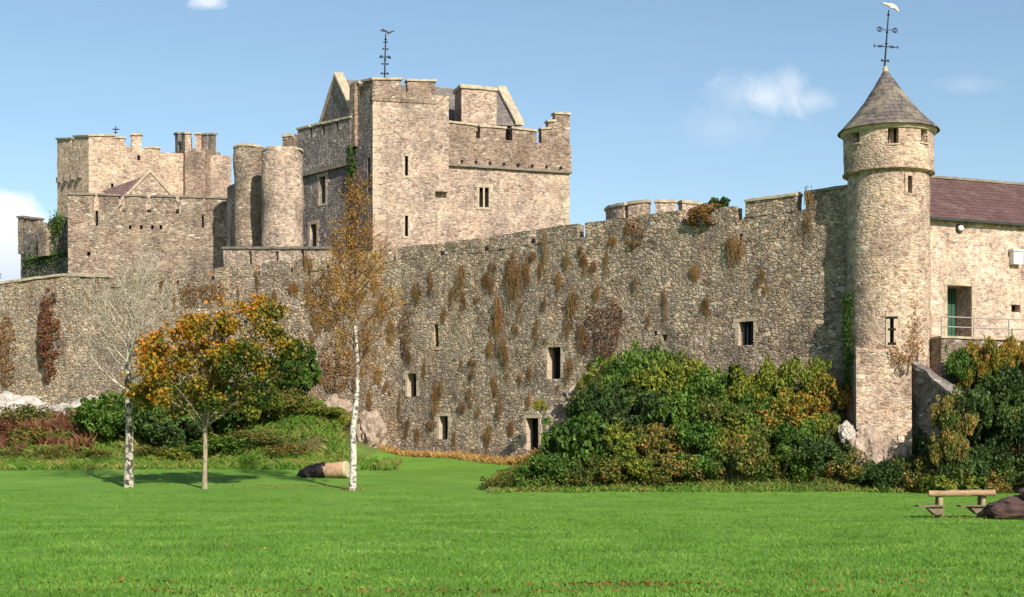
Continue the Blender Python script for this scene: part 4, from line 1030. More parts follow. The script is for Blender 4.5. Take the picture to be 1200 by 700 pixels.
right_shrubs = [
 # front row along the lawn, left to right
 (592, 66.5, .9, .9, 'bramble', 'small brownish bramble at the left tip of the thicket beside the lawn'),
 (618, 66.2, 1.1, 1.1, 'green', 'low green bush second from the left tip of the thicket'),
 (655, 66.3, 1.35, 1.6, 'green', 'leafy bush under the big glossy laurel at the lawn edge'),
 (700, 66.2, 1.4, 1.35, 'bramble', 'russet and green bramble at the lawn edge right of the laurel'),
 (742, 66.2, 1.3, 1.5, 'yellow', 'yellow tinged low bush at the foot of the thicket'),
 (785, 66.1, 1.4, 1.5, 'bramble', 'reddish bramble in the front row below the middle of the thicket'),
 (828, 66.2, 1.3, 1.5, 'green', 'rounded green bush in the front row of the thicket'),
 (868, 66.0, 1.4, 1.7, 'bramble', 'tangled bramble mound in the front row below the barred window'),
 (912, 66.0, 1.3, 1.5, 'green', 'green bush in the front row below the shadowed corner'),
 (955, 65.9, 1.3, 1.6, 'dark', 'dark leafy bush in the front row left of the tower foot'),
 (996, 65.7, 1.2, 1.3, 'bramble', 'speckled bramble at the lawn edge just under the pale rocks'),
 (1034, 65.5, 1.2, 1.5, 'dark', 'dark green bush at the lawn edge directly below the tower'),
 (1072, 65.4, 1.3, 1.6, 'bramble', 'mottled bramble at the lawn edge below the buttress'),
 (1116, 63.6, 1.1, 1.3, 'yellow', 'yellowing bush behind the left end of the log bench'),
 (1150, 64.3, 1.1, 1.2, 'bramble', 'bramble behind the right end of the log bench'),
 (1192, 64.4, 1.2, 1.5, 'dark', 'dark bush at the right edge of the picture by the lawn'),
 (1245, 65.2, 1.5, 2.2, 'dark', 'dark bush past the right edge beyond the lawn bushes'),
 # middle
 (680, 67.6, 1.55, 2.6, 'laurel', 'big glossy dark green laurel standing out at the left of the thicket'),
 (706, 70.2, 1.4, 2.4, 'dark', 'deep shaded bush in the hollow right of the laurel'),
 (745, 68.8, 1.5, 2.2, 'dark', 'dark brown green bush in the middle of the slope'),
 (790, 68.8, 1.5, 2.2, 'green', 'mid green bush halfway up the slope'),
 (835, 68.8, 1.5, 2.1, 'bramble', 'rusty leaved bramble halfway up the slope'),
 (880, 68.6, 1.5, 2.2, 'green', 'dense green bush halfway up the slope below the barred window'),
 (925, 68.2, 1.4, 2.1, 'autumn', 'gold and russet bush on the slope below the shadowed wall'),
 (963, 67.6, 1.0, 1.2, 'yellow', 'pale yellow green bush beside the pale rocks'),
 (1090, 66.6, 1.3, 1.9, 'dark', 'very dark bush in front of the sloping buttress'),  # dark bushes towards the right edge have shade put into their leaf colour
 (1132, 65.2, 1.4, 2.1, 'dark', 'dark bush right of the sloping buttress'),
 (1168, 65.9, 1.3, 1.9, 'dark', 'tall blackish green bush with bare twigs near the right edge'),
 (1212, 65.9, 1.4, 2.0, 'dark', 'tall blackish bush cut by the right edge'),
 # upper
 (716, 73.6, 1.5, 2.2, 'yellow', 'yellow green shrub at the upper left shoulder of the thicket'),
 (757, 72.6, 1.4, 2.35, 'green', 'bright green shrub forming the highest point of the thicket against the wall'),
 (738, 71.6, 1.3, 2.4, 'green', 'leafy green shrub just below the highest one'),
 (797, 71.8, 1.3, 1.9, 'yellow', 'yellow shrub right of the highest one against the wall'),
 (832, 71.2, 1.3, 1.9, 'green', 'fresh green shrub below the wall, left of the barred window'),
 (868, 71.0, 1.2, 2.1, 'laurel', 'dark glossy shrub directly below the barred window'),
 (902, 70.4, 1.3, 2.3, 'yellow', 'golden green shrub right of the barred window at the wall foot'),
 (938, 69.8, 1.2, 2.3, 'yellow', 'gold and green shrub at the foot of the shadowed strip of wall'),
 (970, 69.0, 1.0, 1.7, 'autumn', 'russet shrub left of the ivy on the tower'),
]
right_shrubs += [
 (650, 67.4, 1.0, 1.2, 'bramble', 'bramble tucked under the left flank of the big laurel'),
 (688, 67.5, 1.3, 1.7, 'green', 'green bush immediately right of the big laurel near its foot'),
 (726, 67.5, 1.3, 1.8, 'yellow', 'olive bush behind the yellow tinged low bush'),
 (768, 67.5, 1.3, 1.8, 'bramble', 'brown flecked bramble one step up from the lawn, mid thicket'),
 (810, 67.5, 1.3, 1.9, 'green', 'broad green bush one step up from the lawn, mid thicket'),
 (852, 67.4, 1.3, 2.0, 'yellow', 'light olive bush below the rusty bramble of the slope'),
 (895, 67.3, 1.3, 2.0, 'bramble', 'brown and green bramble below the gold and russet bush'),
 (938, 67.0, 1.2, 1.9, 'green', 'green bush below the pale yellow green bush'),
 (700, 71.6, 1.3, 2.1, 'bramble', 'loose bramble hanging over the dark hollow right of the laurel'),
 (775, 70.2, 1.4, 2.3, 'yellow', 'yellow green bush high on the slope right of the highest shrub'),
 (815, 70.0, 1.4, 2.2, 'green', 'green bush high on the slope beneath the wall, centre of the thicket'),
 (858, 69.8, 1.4, 2.2, 'yellow', 'golden green bush high on the slope beneath the barred window'),
 (1122, 64.0, 1.2, 2.0, 'dark', 'dark upright bush hiding the near end of the sloping buttress'),
 (1090, 64.6, .8, 1.5, 'bramble', 'small bramble at the lower corner of the sloping buttress'),
 (1140, 66.5, 1.2, 2.0, 'dark', 'high dark bush directly under the orange shrubs, left one'),
 (1180, 66.5, 1.2, 2.0, 'dark', 'high dark bush directly under the orange shrubs, right one'),
 (1150, 65.0, 1.2, 2.0, 'dark', 'dark bush behind the log bench, half way to the wall'),
 (1195, 65.0, 1.3, 2.1, 'dark', 'dark bush behind the large boulder'),
]
right_shrubs += [
 (1290, 65.8, 1.5, 2.2, 'bramble', 'bramble on the bank beyond the right picture edge, nearest the boulder'),
 (1345, 66.2, 1.6, 2.2, 'green', 'green bush on the bank beyond the right picture edge'),
 (1260, 66.6, 1.5, 2.4, 'dark', 'dark bush under the landing beyond the right picture edge'),
 (1310, 67.0, 1.4, 2.2, 'autumn', 'orange bush under the landing beyond the right picture edge'),
]
for a in right_shrubs: shrub(*a)
shrub(1113, 63.7, .9, 2.0, 'bramble', 'brown flecked bramble hugging the lit end of the sloping buttress', z=1.6)
shrub(1118, 64.2, 1.15, 2.0, 'bramble', 'mottled shrub crowning the low end of the sloping buttress', z=2.9)
shrub(1136, 64.6, 1.2, 2.0, 'dark', 'dark shrub right beside the low end of the sloping buttress', z=3.2)
# orange shrubs hanging over the retaining wall of the landing
for px, D, zc_, rx, hg, kd, lb in ((1124, 67.0, 5.0, .9, 2.0, 'green', 'dark green shrub below the left end of the railing'),
    (1142, 66.9, 5.0, .85, 2.2, 'autumn', 'orange and green shrub under the railing, first from the left'),
    (1164, 66.9, 5.0, .95, 2.3, 'autumn', 'bright orange shrub under the middle of the railing'),
    (1188, 66.9, 5.0, 1.0, 2.3, 'autumn', 'orange shrub under the railing near the right edge'),
    (1215, 66.9, 5.0, 1.0, 2.3, 'autumn', 'orange shrub under the railing cut by the right edge')):
    shrub(px, D, rx, hg, kd, lb, z=zc_)
left_shrubs = [
 (15, 89.5, 1.6, 1.0, 'red', 'dark red low shrub at the far left below the rocks'),
 (45, 88, 1.8, 1.3, 'twiggy', 'brown and green low growth at the left below the rocks'),
 (72, 91, 1.4, 1.0, 'red', 'maroon shrub below the pale rocks left of the bare tree'),
 (100, 92, 1.3, 1.3, 'red', 'maroon shrub nearest the bare tree on its left'),
 (135, 88, 2.2, 2.6, 'green', 'green bush directly behind the bare tree trunk'),
 (172, 87, 2.2, 2.8, 'green', 'green bush between the bare tree and the orange maple'),
 (206, 86, 2.0, 2.4, 'dark', 'dark bush left of the maple trunk'),
 (238, 87, 2.2, 2.9, 'green', 'tall green bush right behind the maple trunk'),
 (272, 87, 2.1, 2.6, 'laurel', 'glossy green bush right of the maple trunk'),
 (303, 87, 2.0, 2.2, 'yellow', 'pale olive bush on the bank under the right side of the maple'),
 (332, 88, 1.8, 1.7, 'twiggy', 'thin brownish shrub on the bank right of the maple'),
 (345, 90, 1.4, 3.0, 'laurel', 'upright dark evergreen between the maple and the birch'),
 (374, 89, 1.3, .9, 'yellow', 'low olive shrub at the right end of the left bank'),
 (403, 89.5, .9, 1.2, 'yellow', 'small yellow green bush at the wall foot behind the birch'),
 (30, 93, 1.8, 1.4, 'twiggy', 'olive tuft of growth on the ledge between the pale rocks at far left'),
 (-25, 89, 2.2, 1.8, 'red', 'dark red shrub past the left edge of the picture'),
]
left_shrubs += [
 (20, 85, 1.2, .6, 'bramble', 'low brown bramble at the lawn edge, far left corner'),
 (66, 84.2, 1.5, .8, 'twiggy', 'thin russet bramble at the lawn edge below the maroon shrubs'),
 (112, 84.5, 1.4, .7, 'bramble', 'bramble at the lawn edge left of the bare tree trunk'),
 (180, 84.6, 1.3, .8, 'bramble', 'bramble at the lawn edge between bare tree and maple trunks'),
 (215, 83.8, 1.4, .9, 'yellow', 'low olive bush at the lawn edge just left of the maple trunk'),
 (262, 84.2, 1.7, 1.1, 'green', 'low green bush at the lawn edge right of the maple trunk'),
 (300, 85, 1.3, .8, 'bramble', 'mottled bramble at the lawn edge left of the fallen log'),
 (338, 84.3, 1.4, .8, 'twiggy', 'sparse bramble on the grass bank directly behind the fallen log'),
 (285, 89.5, 1.8, 1.9, 'bramble', 'russet flecked bramble on the bank under the maple crown'),
 (318, 90.5, 1.8, 1.9, 'green', 'green bush on the bank left of the dark evergreen'),
 (154, 90, 1.9, 2.1, 'yellow', 'olive bush up the bank behind the bare tree'),
 (190, 90.5, 1.9, 2.2, 'green', 'green bush up the bank behind the left edge of the maple'),
]
for a in left_shrubs: shrub(*a, group='shrubs on the left bank')

# brambles and leaves covering the bank between the shrubs
def undergrowth(name, label, mat, n, xr, yr, cond, size, hmax, seed):
    rg = np.random.default_rng(seed); x = rg.uniform(*xr, n); y = rg.uniform(*yr, n); out = []
    for a, b in zip(x, y):
        c_ = cond(a, b)
        if c_ <= 0: continue
        k = .5+.5*noise.noise(Vector((a*.8, b*.8, seed))); k2 = .5+.5*noise.noise(Vector((a*2.3, b*2.3, seed+5)))
        out.append((a, b, gz(a, b)+hmax*c_*(.15+.85*k)*(.4+.6*k2)*math.sqrt(rg.random())))
    me = leaf_mesh(name, np.array(out), size, rg, up=.8); tag(link(name, me, M[mat]), label, 'undergrowth', kind='stuff')
def cr(a, b):
    e0 = 64.6+1.0*noise.noise(Vector((a*.35, 9, 0))); yw = max(70.5, wall_y(a))
    return ss(-.8, 1.5, a)*ss(e0-.2, e0+1.2, b)*(1 if b < yw-.1 else 0)
undergrowth('undergrowth', 'dark mixed brambles covering the rocky bank between the shrubs on the right', 'leaf_bramble', 74000, (-1, 36), (64, 80), cr, .085, 1.5, 3)
undergrowth('undergrowth', 'low green creeping plants over the rocky bank on the right', 'leaf_green', 34000, (-1, 36), (64, 80), cr, .09, 1.3, 8)
def cl(a, b): return ss(-9, -13, a)*ss(84.0, 89, b)*(1 if b < wall_y(a)-1.5 else 0)*(1-.55*ss(-22, -27, a))
undergrowth('undergrowth', 'mixed brown and green brambles on the left bank', 'leaf_bramble', 30000, (-42, -9), (82, 98), cl, .10, 1.2, 13)
undergrowth('undergrowth', 'green leafy ground plants on the left bank', 'leaf_green', 26000, (-42, -9), (82, 96), cl, .10, 1.2, 17)
# ------------------------------------------------------------------ rocks
def rock(name, px, D, zc_, sx, sy, sz, mat, label, seed, cat='rock', rot=0.0, group=None, amp=.35, sub=4, pz=None, crack=.18):
    import bmesh
    bm = bmesh.new(); bmesh.ops.create_icosphere(bm, subdivisions=sub, radius=1)
    off = Vector((seed*3.1, seed*1.7, seed))
    for v in bm.verts:
        n = v.co.normalized(); k = 1+amp*noise.noise(n*1.3+off)+amp*.5*noise.noise(n*3.1+off)+amp*.25*noise.noise(n*7+off)
        c = abs(noise.noise(n*2.2+off*2)); k -= crack*(1 if c < .06 else 0)
        v.co = Vector((n.x*k*sx, n.y*k*sy, n.z*k*sz))
        q = .14*min(sx, sy, sz); v.co.z = round(v.co.z/q)*q*.55+v.co.z*.45; v.co.x = round(v.co.x/q/1.5)*q*1.5*.35+v.co.x*.65
    me = bpy.data.meshes.new(name); bm.to_mesh(me); bm.free()
    x, y = XY(px, D); o = link(name, me, M[mat], None, (x, y, zc_)); o.rotation_euler.z = rot
    return tag(o, label, cat, group)
ro_ = [(8, 98, 4.3, 2.2, 1.6, 1.8, 'pale jagged limestone outcrop at the far left below the wall'),
       (45, 98, 4.1, 2.4, 1.6, 1.5, 'pinkish white rock hump below the rust coloured creeper'),
       (88, 97, 4.4, 2.0, 1.5, 1.3, 'cracked white rock between the creeper and the bare tree'),
       (118, 96.5, 4.3, 1.9, 1.4, 1.5, 'white broken rock face just left of the bare tree'),
       (60, 95, 3.2, 1.5, 1.2, 1.1, 'lower pale boulder above the maroon shrubs'),
       (170, 96.5, 4.6, 1.6, 1.2, 1.3, 'grey white rock right of the bare tree trunk'),
       (335, 93.5, 4.4, 1.5, 1.1, 1.2, 'tan rock behind the dark evergreen'),
       (368, 91.5, 3.3, 1.6, 1.2, 1.3, 'pinkish rock ledge left of the birch'),
       (395, 91.0, 3.8, 1.4, 1.1, 1.8, 'brown rock at the wall foot behind the birch trunk'),
       (432, 90.0, 3.2, 1.2, .9, 1.6, 'fissured grey rock at the wall foot right of the birch')]
for k, (px, D, zc_, sx, sy, sz, lb) in enumerate(ro_): rock('rock', px, D, zc_, sx, sy, sz, 'limestone' if k < 6 else 'limestone_tan', lb, k+1, rot=k*.9, group='limestone rocks under the wall')
for k, (px, D, zc_, sx, sy, sz, lb, mt) in enumerate(((992, 66.9, 3.05, .36, .3, .5, 'white upright rock among the bushes left of the tower foot', 'limestone'),
       (1014, 66.9, 2.2, .75, .5, 1.0, 'pinkish broken rock supporting the tower foot', 'limestone_tan'), (1044, 66.9, 2.0, .8, .5, .8, 'reddish brown rock right under the tower foot', 'limestone_tan'),
       (693, 71.5, 4.7, .4, .4, .3, 'small white stone in the dark hollow right of the laurel', 'limestone'), (662, 76.5, 3.8, 1.1, .8, .8, 'grey rock beside the lower window, above the laurel', 'limestone_tan'),
       (684, 75.5, 4.8, 1.1, .8, .7, 'tan rock ledge sloping up right of the lower window', 'limestone_tan'),
       (574, 65.9, .55, .22, .2, .12, 'small tan stone on the lawn at the left tip of the thicket', 'limestone_tan'),
       (582, 66.2, .55, .15, .15, .1, 'tiny brown stone on the lawn beside the tan one', 'limestone_tan'))):
    rock('rock', px, D, zc_, sx, sy, sz, mt, lb, 30+k, group='rocks in the thicket')
rock('boulder', 1207, 48.3, .25, 1.42, 1.0, .46, 'rock_dark', 'large dark brown boulder on the lawn cut by the right picture edge', 77, 'boulder', amp=.22, crack=0)
rock('boulder', 1222, 47.8, .72, .62, .6, .45, 'rock_dark', 'dark rock lump on top of the large boulder at the right edge', 79, 'boulder', crack=0)

# ------------------------------------------------------------------ log bench
bx = lambda px: XY(px, 49)
bn = empty('log_bench', (bx(1127).x, 49, 0), 'rustic bench of a pale log rail on two posts with dark cantilevered seat slabs', 'bench')
g0 = gz(bx(1127).x, 49)
def rough_tube(name, mat, parent, pts, rad, k=14, amp=.02, n=12):
    pts = [Vector(p) for p in pts]; mb = MB(); P_ = []; R_ = []
    for i in range(n+1):
        t = i/n*(len(pts)-1); j = min(int(t), len(pts)-2); P_.append(pts[j].lerp(pts[j+1], t-j)); rr = rad[j]+(rad[j+1]-rad[j])*(t-j); R_.append(rr)
    tube_mb(mb, P_, R_, k); mb.v = [tuple(Vector(v)+jv(v, amp, 6)) for v in mb.v]; return mb.obj(name, M[mat], parent, 45)
zr_ = Zat(578.5, 49)
rough_tube('log_rail', 'wood_pale', bn, [(bx(1088).x, 49.0, zr_), (bx(1165).x, 48.9, zr_+.02)], [.098, .105], amp=.02)
for px, dx in ((1102.5, 0), (1152, .03)):
    x = bx(px).x; rough_tube('post', 'wood_post', bn, [(x, 49.1, g0-.2), (x+dx, 49.05, zr_+.06)], [.085, .08], amp=.015)
    rough_tube('post', 'wood_weather', bn, [(x-.075, 49.26, g0-.2), (x-.06, 49.2, zr_+.04)], [.06, .055], amp=.012)
    mb = MB(); c = Vector((x-.42, 48.95, g0+.30))
    def fn(a, b, c_):
        w = .34*(1-.65*(1-c_)); p = Vector((x-.50+.50*a*(.6+.4*c_)+(1-c_)*.28, 48.8+.42*b, g0+.10+.25*c_+.04*a)); return p+jv(p, .03, 4)
    lattice_box(mb, fn, 5, 3, 3); sb = mb.obj('seat_bracket', M['wood_weather'], bn)
    mb = MB()
    def fn(a, b, c_):
        p = Vector((x-.78+.82*a, 48.72+.50*b, g0+.352+.055*c_+.01*a)); return p+jv(p, .018, 4)
    lattice_box(mb, fn, 8, 3, 1); mb.obj('seat', M['wood_weather'], bn)
# ------------------------------------------------------------------ fallen log with burnt root end
lc = W(390, 552, 74.5); lg0 = gz(lc.x, 74.5)
fl = empty('fallen_log', (lc.x, 74.5, lg0), 'short thick sawn log on the grass left of the birch, blackened at one end', 'log')
lx = lambda px: XY(px, 74.5).x
zl = lg0+.36
rough_tube('log_body', 'wood_cut', fl, [(lx(379), 74.5, zl-.02), (lx(406), 74.2, zl+.06)], [.36, .40], 22, .03, 8)
mb = MB(); a = Vector((lx(406), 74.2, zl+.06)); d_ = Vector((lx(406)-lx(379), -.3, .08)).normalized(); tube_mb(mb, [a-d_*.02, a+d_*.09], [.405, .39], 22); mb.obj('sawn_end', M['wood_cut_end'], fl, 40)
rough_tube('burnt_end', 'burnt', fl, [(lx(350), 74.3, zl-.26), (lx(353), 74.3, zl-.16), (lx(361), 74.4, zl-.06), (lx(372), 74.45, zl-.02), (lx(381), 74.5, zl)], [.08, .15, .27, .34, .40], 20, .08, 20)
rough_tube('root_stub', 'burnt', fl, [(lx(360), 74.2, zl-.2), (lx(364), 74.1, zl-.36)], [.10, .06], 10, .03, 4)

# ------------------------------------------------------------------ trees
def tree_obj(name, base, label, out, cut, barkm, twigm, leaf=None, k0=10):
    e = empty(name, base, label, 'tree')
    tr = [c for l, cs in out.items() if l < cut[0] for c in cs]; me = chains_mesh('trunk', tr, k0); me.materials.append(M[barkm]); link('trunk', me, None, e)
    lim = [c for l, cs in out.items() if cut[0] <= l < cut[1] for c in cs]
    if lim: me = chains_mesh('limbs', lim, 6); me.materials.append(M[cut[2] if len(cut) > 2 else barkm]); link('limbs', me, None, e)
    tw = [c for l, cs in out.items() if l >= cut[1] for c in cs]
    if tw: me = chains_mesh('twigs', tw, 3); me.materials.append(M[twigm]); link('twigs', me, None, e)
    return e
# birch (tall, thin)
def birch():
    rg = np.random.default_rng(21); x, y = XY(413, 66); z = gz(x, y); out, tips = {}, []
    H = 13.3
    tp = [(0, 0, -.2), (.05, 0, 1.4), (.02, 0, 2.6), (.15, 0, 3.7), (.24, .0, 5.2), (.05, .05, 7.6), (.12, 0, 9.2), (.20, .05, 10.9), (.24, 0, 12.2), (.26, 0, H)]
    rad = [.17, .145, .13, .12, .095, .075, .055, .035, .02, .008]
    out[0] = [(tp[:6], rad[:6])]; out[1] = [(tp[5:], rad[5:])]
    tpn = np.array(tp, float)
    cfg = dict(seg=.35, wob=[0, .09, .14, .2], up=[0, .10, -.01, -.07], taper=.85, nb=[0, 9, 6, 0], ang=[0, 34, 45, 0], len=[0, .42, .5, 0], rr=.5)
    cfg['from'] = [0, .2, .2, 0]
    for k in range(62):
        t = .28+.70*(k/62)**.95; zz = t*H; px_ = np.interp(zz, tpn[:, 2], tpn[:, 0]); az = k*2.4+rg.uniform(-.3, .3); el = R(rg.uniform(28, 62))
        L = float(np.interp(zz, [4, 6, 8, 10, 12, 14.4], [1.9, 2.7, 2.8, 1.9, 1.1, .6]))*rg.uniform(.55, 1.1)
        grow(rg, (px_, 0, zz), (math.cos(az)*math.cos(el), math.sin(az)*math.cos(el), math.sin(el)), L, .03 if zz < 9 else .018, 1, 3, cfg, out, tips)
    e = tree_obj('birch_tree', (x, y, z), 'tall slender birch with white trunk and thin orange yellow leaves, standing before the keep', out, (1, 2, 'twig_brown'), 'bark_birch', 'twig_brown')
    tips = np.array(tips); zt_ = tips[:, 2]
    dens = np.interp(zt_, [4, 6, 7.5, 8.8, 10.2, 11.5, 14.5], [.16, .35, .62, 1.0, .6, .22, .10])
    tips = tips[rg.random(len(tips)) < dens]
    n = 11500; p = tips[rg.integers(len(tips), size=n)]+rg.normal(size=(n, 3))*.09-np.array([0, 0, .05])
    me = leaf_mesh('crown', p, .060, rg, up=.2); me.materials.append(M['leaf_birch']); link('crown', me, None, e)
birch()
def maple():
    rg = np.random.default_rng(5); x, y = XY(240, 67); z = gz(x, y); out, tips = {}, []
    out[0] = [([(0, 0, -.2), (0, 0, .5), (.02, 0, 1.5), (.0, 0, 2.6), (.05, 0, 3.4), (.15, .0, 4.4), (.3, 0, 5.6), (.5, 0, 6.8)], [.15, .115, .10, .10, .085, .06, .04, .015])]
    cfg = dict(seg=.3, wob=[0, .08, .15, .2], up=[0, .03, .02, .0], taper=.8, nb=[0, 8, 6, 0], ang=[0, 42, 50, 0], len=[0, .5, .5, 0], rr=.5); cfg['from'] = [0, .2, .1, 0]
    tgt = [(-2.6, 0, 5.9), (-2.2, .6, 4.9), (-2.7, -.3, 4.1), (-1.7, -.8, 6.4), (-1.0, .8, 6.2), (-.3, -.7, 6.9), (.6, .7, 7.0), (1.3, -.4, 7.2), (1.9, .5, 8.0), (2.6, 0, 7.0), (3.4, -.3, 6.2),
           (3.2, .4, 5.0), (2.6, -.6, 4.4), (1.5, .9, 4.2), (-1.2, 1.1, 3.9), (.8, -1.1, 5.4), (-1.2, -1.2, 5.0), (.4, 1.3, 5.2), (3.8, .1, 5.8), (1.9, -.9, 5.8), (2.4, .3, 7.6)]
    lumps = []
    for k, t in enumerate(tgt):
        t = np.array(t)*np.array([1, 1.5, 1]); hz = 2.4+1.8*(k % 5)/5+(.5 if t[2] > 6 else 0); s = np.array([.03+.1*(hz-2.5), 0, hz]); d = t-s; L = np.linalg.norm(d)
        grow(rg, s, d+np.array([0, 0, -.2]), L, .05, 1, 3, cfg, out, tips)
        for _ in range(3): lumps.append((*(t+rg.normal(size=3)*np.array([.38, .4, .32])), rg.uniform(.30, .62)))
    for _ in range(26):
        lumps.append((rg.uniform(-1.9, 2.8), rg.uniform(-1.4, 1.4), rg.uniform(3.6, 6.4), rg.uniform(.28, .55)))
    e = tree_obj('maple_tree', (x, y, z), 'young maple with orange yellow crown turning green below, thin straight trunk on the lawn', out, (1, 2), 'bark_tan', 'twig_brown')
    p1 = lumpy_points(15500, lumps, rg, .45); tips = np.array(tips); p2 = tips[rg.integers(len(tips), size=3500)]+rg.normal(size=(3500, 3))*.12
    me = leaf_mesh('crown', np.vstack([p1, p2]), .152, rg, up=.6, asp=.8); me.materials.append(M['leaf_maple']); link('crown', me, None, e)
maple()
def bare():
    rg = np.random.default_rng(12); x, y = XY(151, 68); z = gz(x, y); out, tips = {}, []
    out[0] = [([(0, 0, -.2), (.0, 0, 1), (.03, 0, 2.2), (-.0, 0, 3.4), (-.03, 0, 4.6), (-.05, .0, 5.3), (0.0, 0, 6.2), (.05, 0, 7.2), (.03, 0, 8.4), (.05, 0, 9.7)], [.25, .20, .18, .165, .15, .12, .085, .06, .035, .01])]
    cfg = dict(seg=.35, wob=[0, .08, .13, .17, .2], up=[0, .06, .04, .03, .0], taper=.85, nb=[0, 8, 6, 4, 0], ang=[0, 30, 34, 36, 0], len=[0, .52, .55, .6, 0], rr=.5); cfg['from'] = [0, .15, .15, .1, 0]
    for k in range(17):
        zz = 4.7+3.4*k/17; az = k*2.4; el = R(rg.uniform(42, 66)) if k > 2 else R(30)
        grow(rg, (-.03, 0, zz), (math.cos(az)*math.cos(el), math.sin(az)*math.cos(el), math.sin(el)), rg.uniform(2.6, 4.2)*(1.1-.4*k/17), .05-.022*k/17, 1, 4, cfg, out, tips)
    grow(rg, (-.05, 0, 4.3), (-1, -.1, .30), 2.9, .06, 1, 4, cfg, out, tips)
    grow(rg, (.08, 0, 3.6), (.8, -.1, .55), .9, .05, 2, 4, cfg, out, tips)
    tree_obj('bare_tree', (x, y, z), 'leafless tree with pale blotched trunk and fan of fine twigs at left of the lawn', out, (1, 2, 'twig_grey'), 'bark_spotted', 'twig_grey')
bare()
# dark tree beyond the left edge and conifer tips behind the wall
def conifer(px, pyt, D, r, label, name='conifer'):
    x, y = XY(px, D); zt_ = Zat(pyt, D); rg = np.random.default_rng(int(px)); e = empty(name, (x, y, 2), label, 'tree', 'conifer tips behind the wall')
    H = zt_-2; me = chains_mesh('trunk', [([(0, 0, 0), (0, 0, H*.5), (0, 0, H*.95)], [.3, .18, .03])], 8); me.materials.append(M['stem_dark']); link('trunk', me, None, e)
    n = 5000; t = rg.random(n)**.8; a = rg.uniform(0, 6.28, n); rr = r*(1-t)*(.4+.6*rg.random(n))*(.8+.4*np.sin(t*60)); p = np.stack([rr*np.cos(a), rr*np.sin(a), H*.35+H*.66*t], 1)
    me = leaf_mesh('crown', p, .28, rg, up=.2, asp=.4); me.materials.append(M['leaf_conifer']); link('crown', me, None, e)
def broad(px, pyt, D, r, label, name='broadleaf_tree', ls=(.8, 1.8), leaf=.3, group=None):
    x, y = XY(px, D); zt_ = Zat(pyt, D); rg = np.random.default_rng(3); e = empty(name, (x, y, 2), label, 'tree', group); H = zt_-2
    me = chains_mesh('trunk', [([(0, 0, 0), (.2, 0, H*.4), (0, 0, H*.8)], [.5, .3, .06])], 8); me.materials.append(M['stem_dark']); link('trunk', me, None, e)
    l = [(rg.normal()*r*.5, rg.normal()*r*.5, H*.62+rg.normal()*H*.14, rg.uniform(*ls)) for _ in range(30)]; l = [q for q in l if q[2]+q[3] < H+.3]+[(0, 0, H-ls[0], ls[0]), (-ls[0]*.6, .3, H-ls[0]*1.6, ls[0])]
    me = leaf_mesh('crown', lumpy_points(7000, l, rg), .3, rg); me.materials.append(M['leaf_dark']); link('crown', me, None, e)
broad(837, 232, 120, .8, 'dark treetop showing above the wall, left one of the pair', 'evergreen_tree', (.35, .6), .16, 'dark treetops behind the wall')
broad(849, 231.5, 121, .8, 'dark treetop showing above the wall, right one of the pair', 'evergreen_tree', (.38, .6), .16, 'dark treetops behind the wall')
broad(-6, 316, 190, 5, 'distant dark tree peeping over the wall at the far left edge')

# ------------------------------------------------------------------ climbers and wall plants
def patch(name, label, P, fu, n, size, mat, cat='climber', thick=.16, droop=0.0, base=None, rg=None, asp=.7, stems=None):
    rg = rg or np.random.default_rng(abs(hash(label)) % 1000 if False else sum(map(ord, label))); pts = []; nr = []
    for _ in range(n):
        u, z, k = fu(rg)
        o = -.03-thick*k*rg.random(); p = np.array(P(u, z, o)); q = np.array(P(u, z, o+1)); pts.append(p); d = p-q; nr.append(d/np.linalg.norm(d))
    pts = np.array(pts); nr = np.array(nr); b0 = pts.mean(0); b0[2] = pts[:, 2].min()
    nn = nr+rg.normal(size=nr.shape)*.55; nn[:, 2] += .3; nn /= np.linalg.norm(nn, axis=1)[:, None]
    t = rg.normal(size=nr.shape)*np.array([1, 1, 1.0]); t[:, 2] -= droop; t -= nn*(t*nn).sum(1)[:, None]; t /= np.linalg.norm(t, axis=1)[:, None]
    me = leaf_mesh('foliage', pts-b0, size, rg, asp=asp, frames=(nn, t, np.cross(nn, t))); me.materials.append(M[mat])
    e = empty(name, b0, label, cat); link('foliage', me, None, e)
    # clinging stems
    ch_ = []
    for _ in range(7):
        i = rg.integers(len(pts)); top_ = pts[i]-b0; bot = np.array([top_[0]*.4+rg.normal()*.05, top_[1]*.4, 0.0]); m = 7
        ch_.append(([bot+(top_-bot)*k/m+rg.normal(size=3)*np.array([.04, .01, .02]) for k in range(m+1)], np.linspace(.02, .006, m+1)))
    me = chains_mesh('stems', ch_, 4); me.materials.append(M['stem_dark']); link('stems', me, None, e)
    return e
def ell(P, px, py, rx, ry, power=1.0, lumps=0):
    uc = P.u(px); D = P.D(uc); zc_ = Zat(py, D); ru = abs(P.u(px+rx)-P.u(px-rx))/2; rz = ry/F*D
    def f(rg):
        while True:
            a, b = rg.uniform(-1, 1, 2)
            if a*a+b*b < 1 and noise.noise(Vector((a*2.2, b*2.2*ry/max(rx, 1), px*.1)))+.45-(a*a+b*b)*.5 > .1*rg.random():
                return uc+a*ru, zc_+b*rz, 1-a*a-b*b+.15
    return f
patch('ivy', 'bright green ivy climbing the shaded left side of the round tower', PT, lambda rg: (lambda t: (ang(999)-.22+.34*rg.normal()*.45*(1-.5*t)+.05, Zat(455, 69)+(Zat(345, 69)-Zat(455, 69))*t, 1))(rg.random()), 1500, .11, 'leaf_ivy', thick=.25)
patch('ivy', 'green ivy tuft high on the keep between its left face and corner turret', KS, lambda rg: (lambda t: (.25+.35*rg.normal()*(1-.6*t), Zat(215, 108)+(Zat(168, 108)-Zat(215, 108))*t, 1))(rg.random()**.8), 900, .15, 'leaf_ivy', thick=.4)
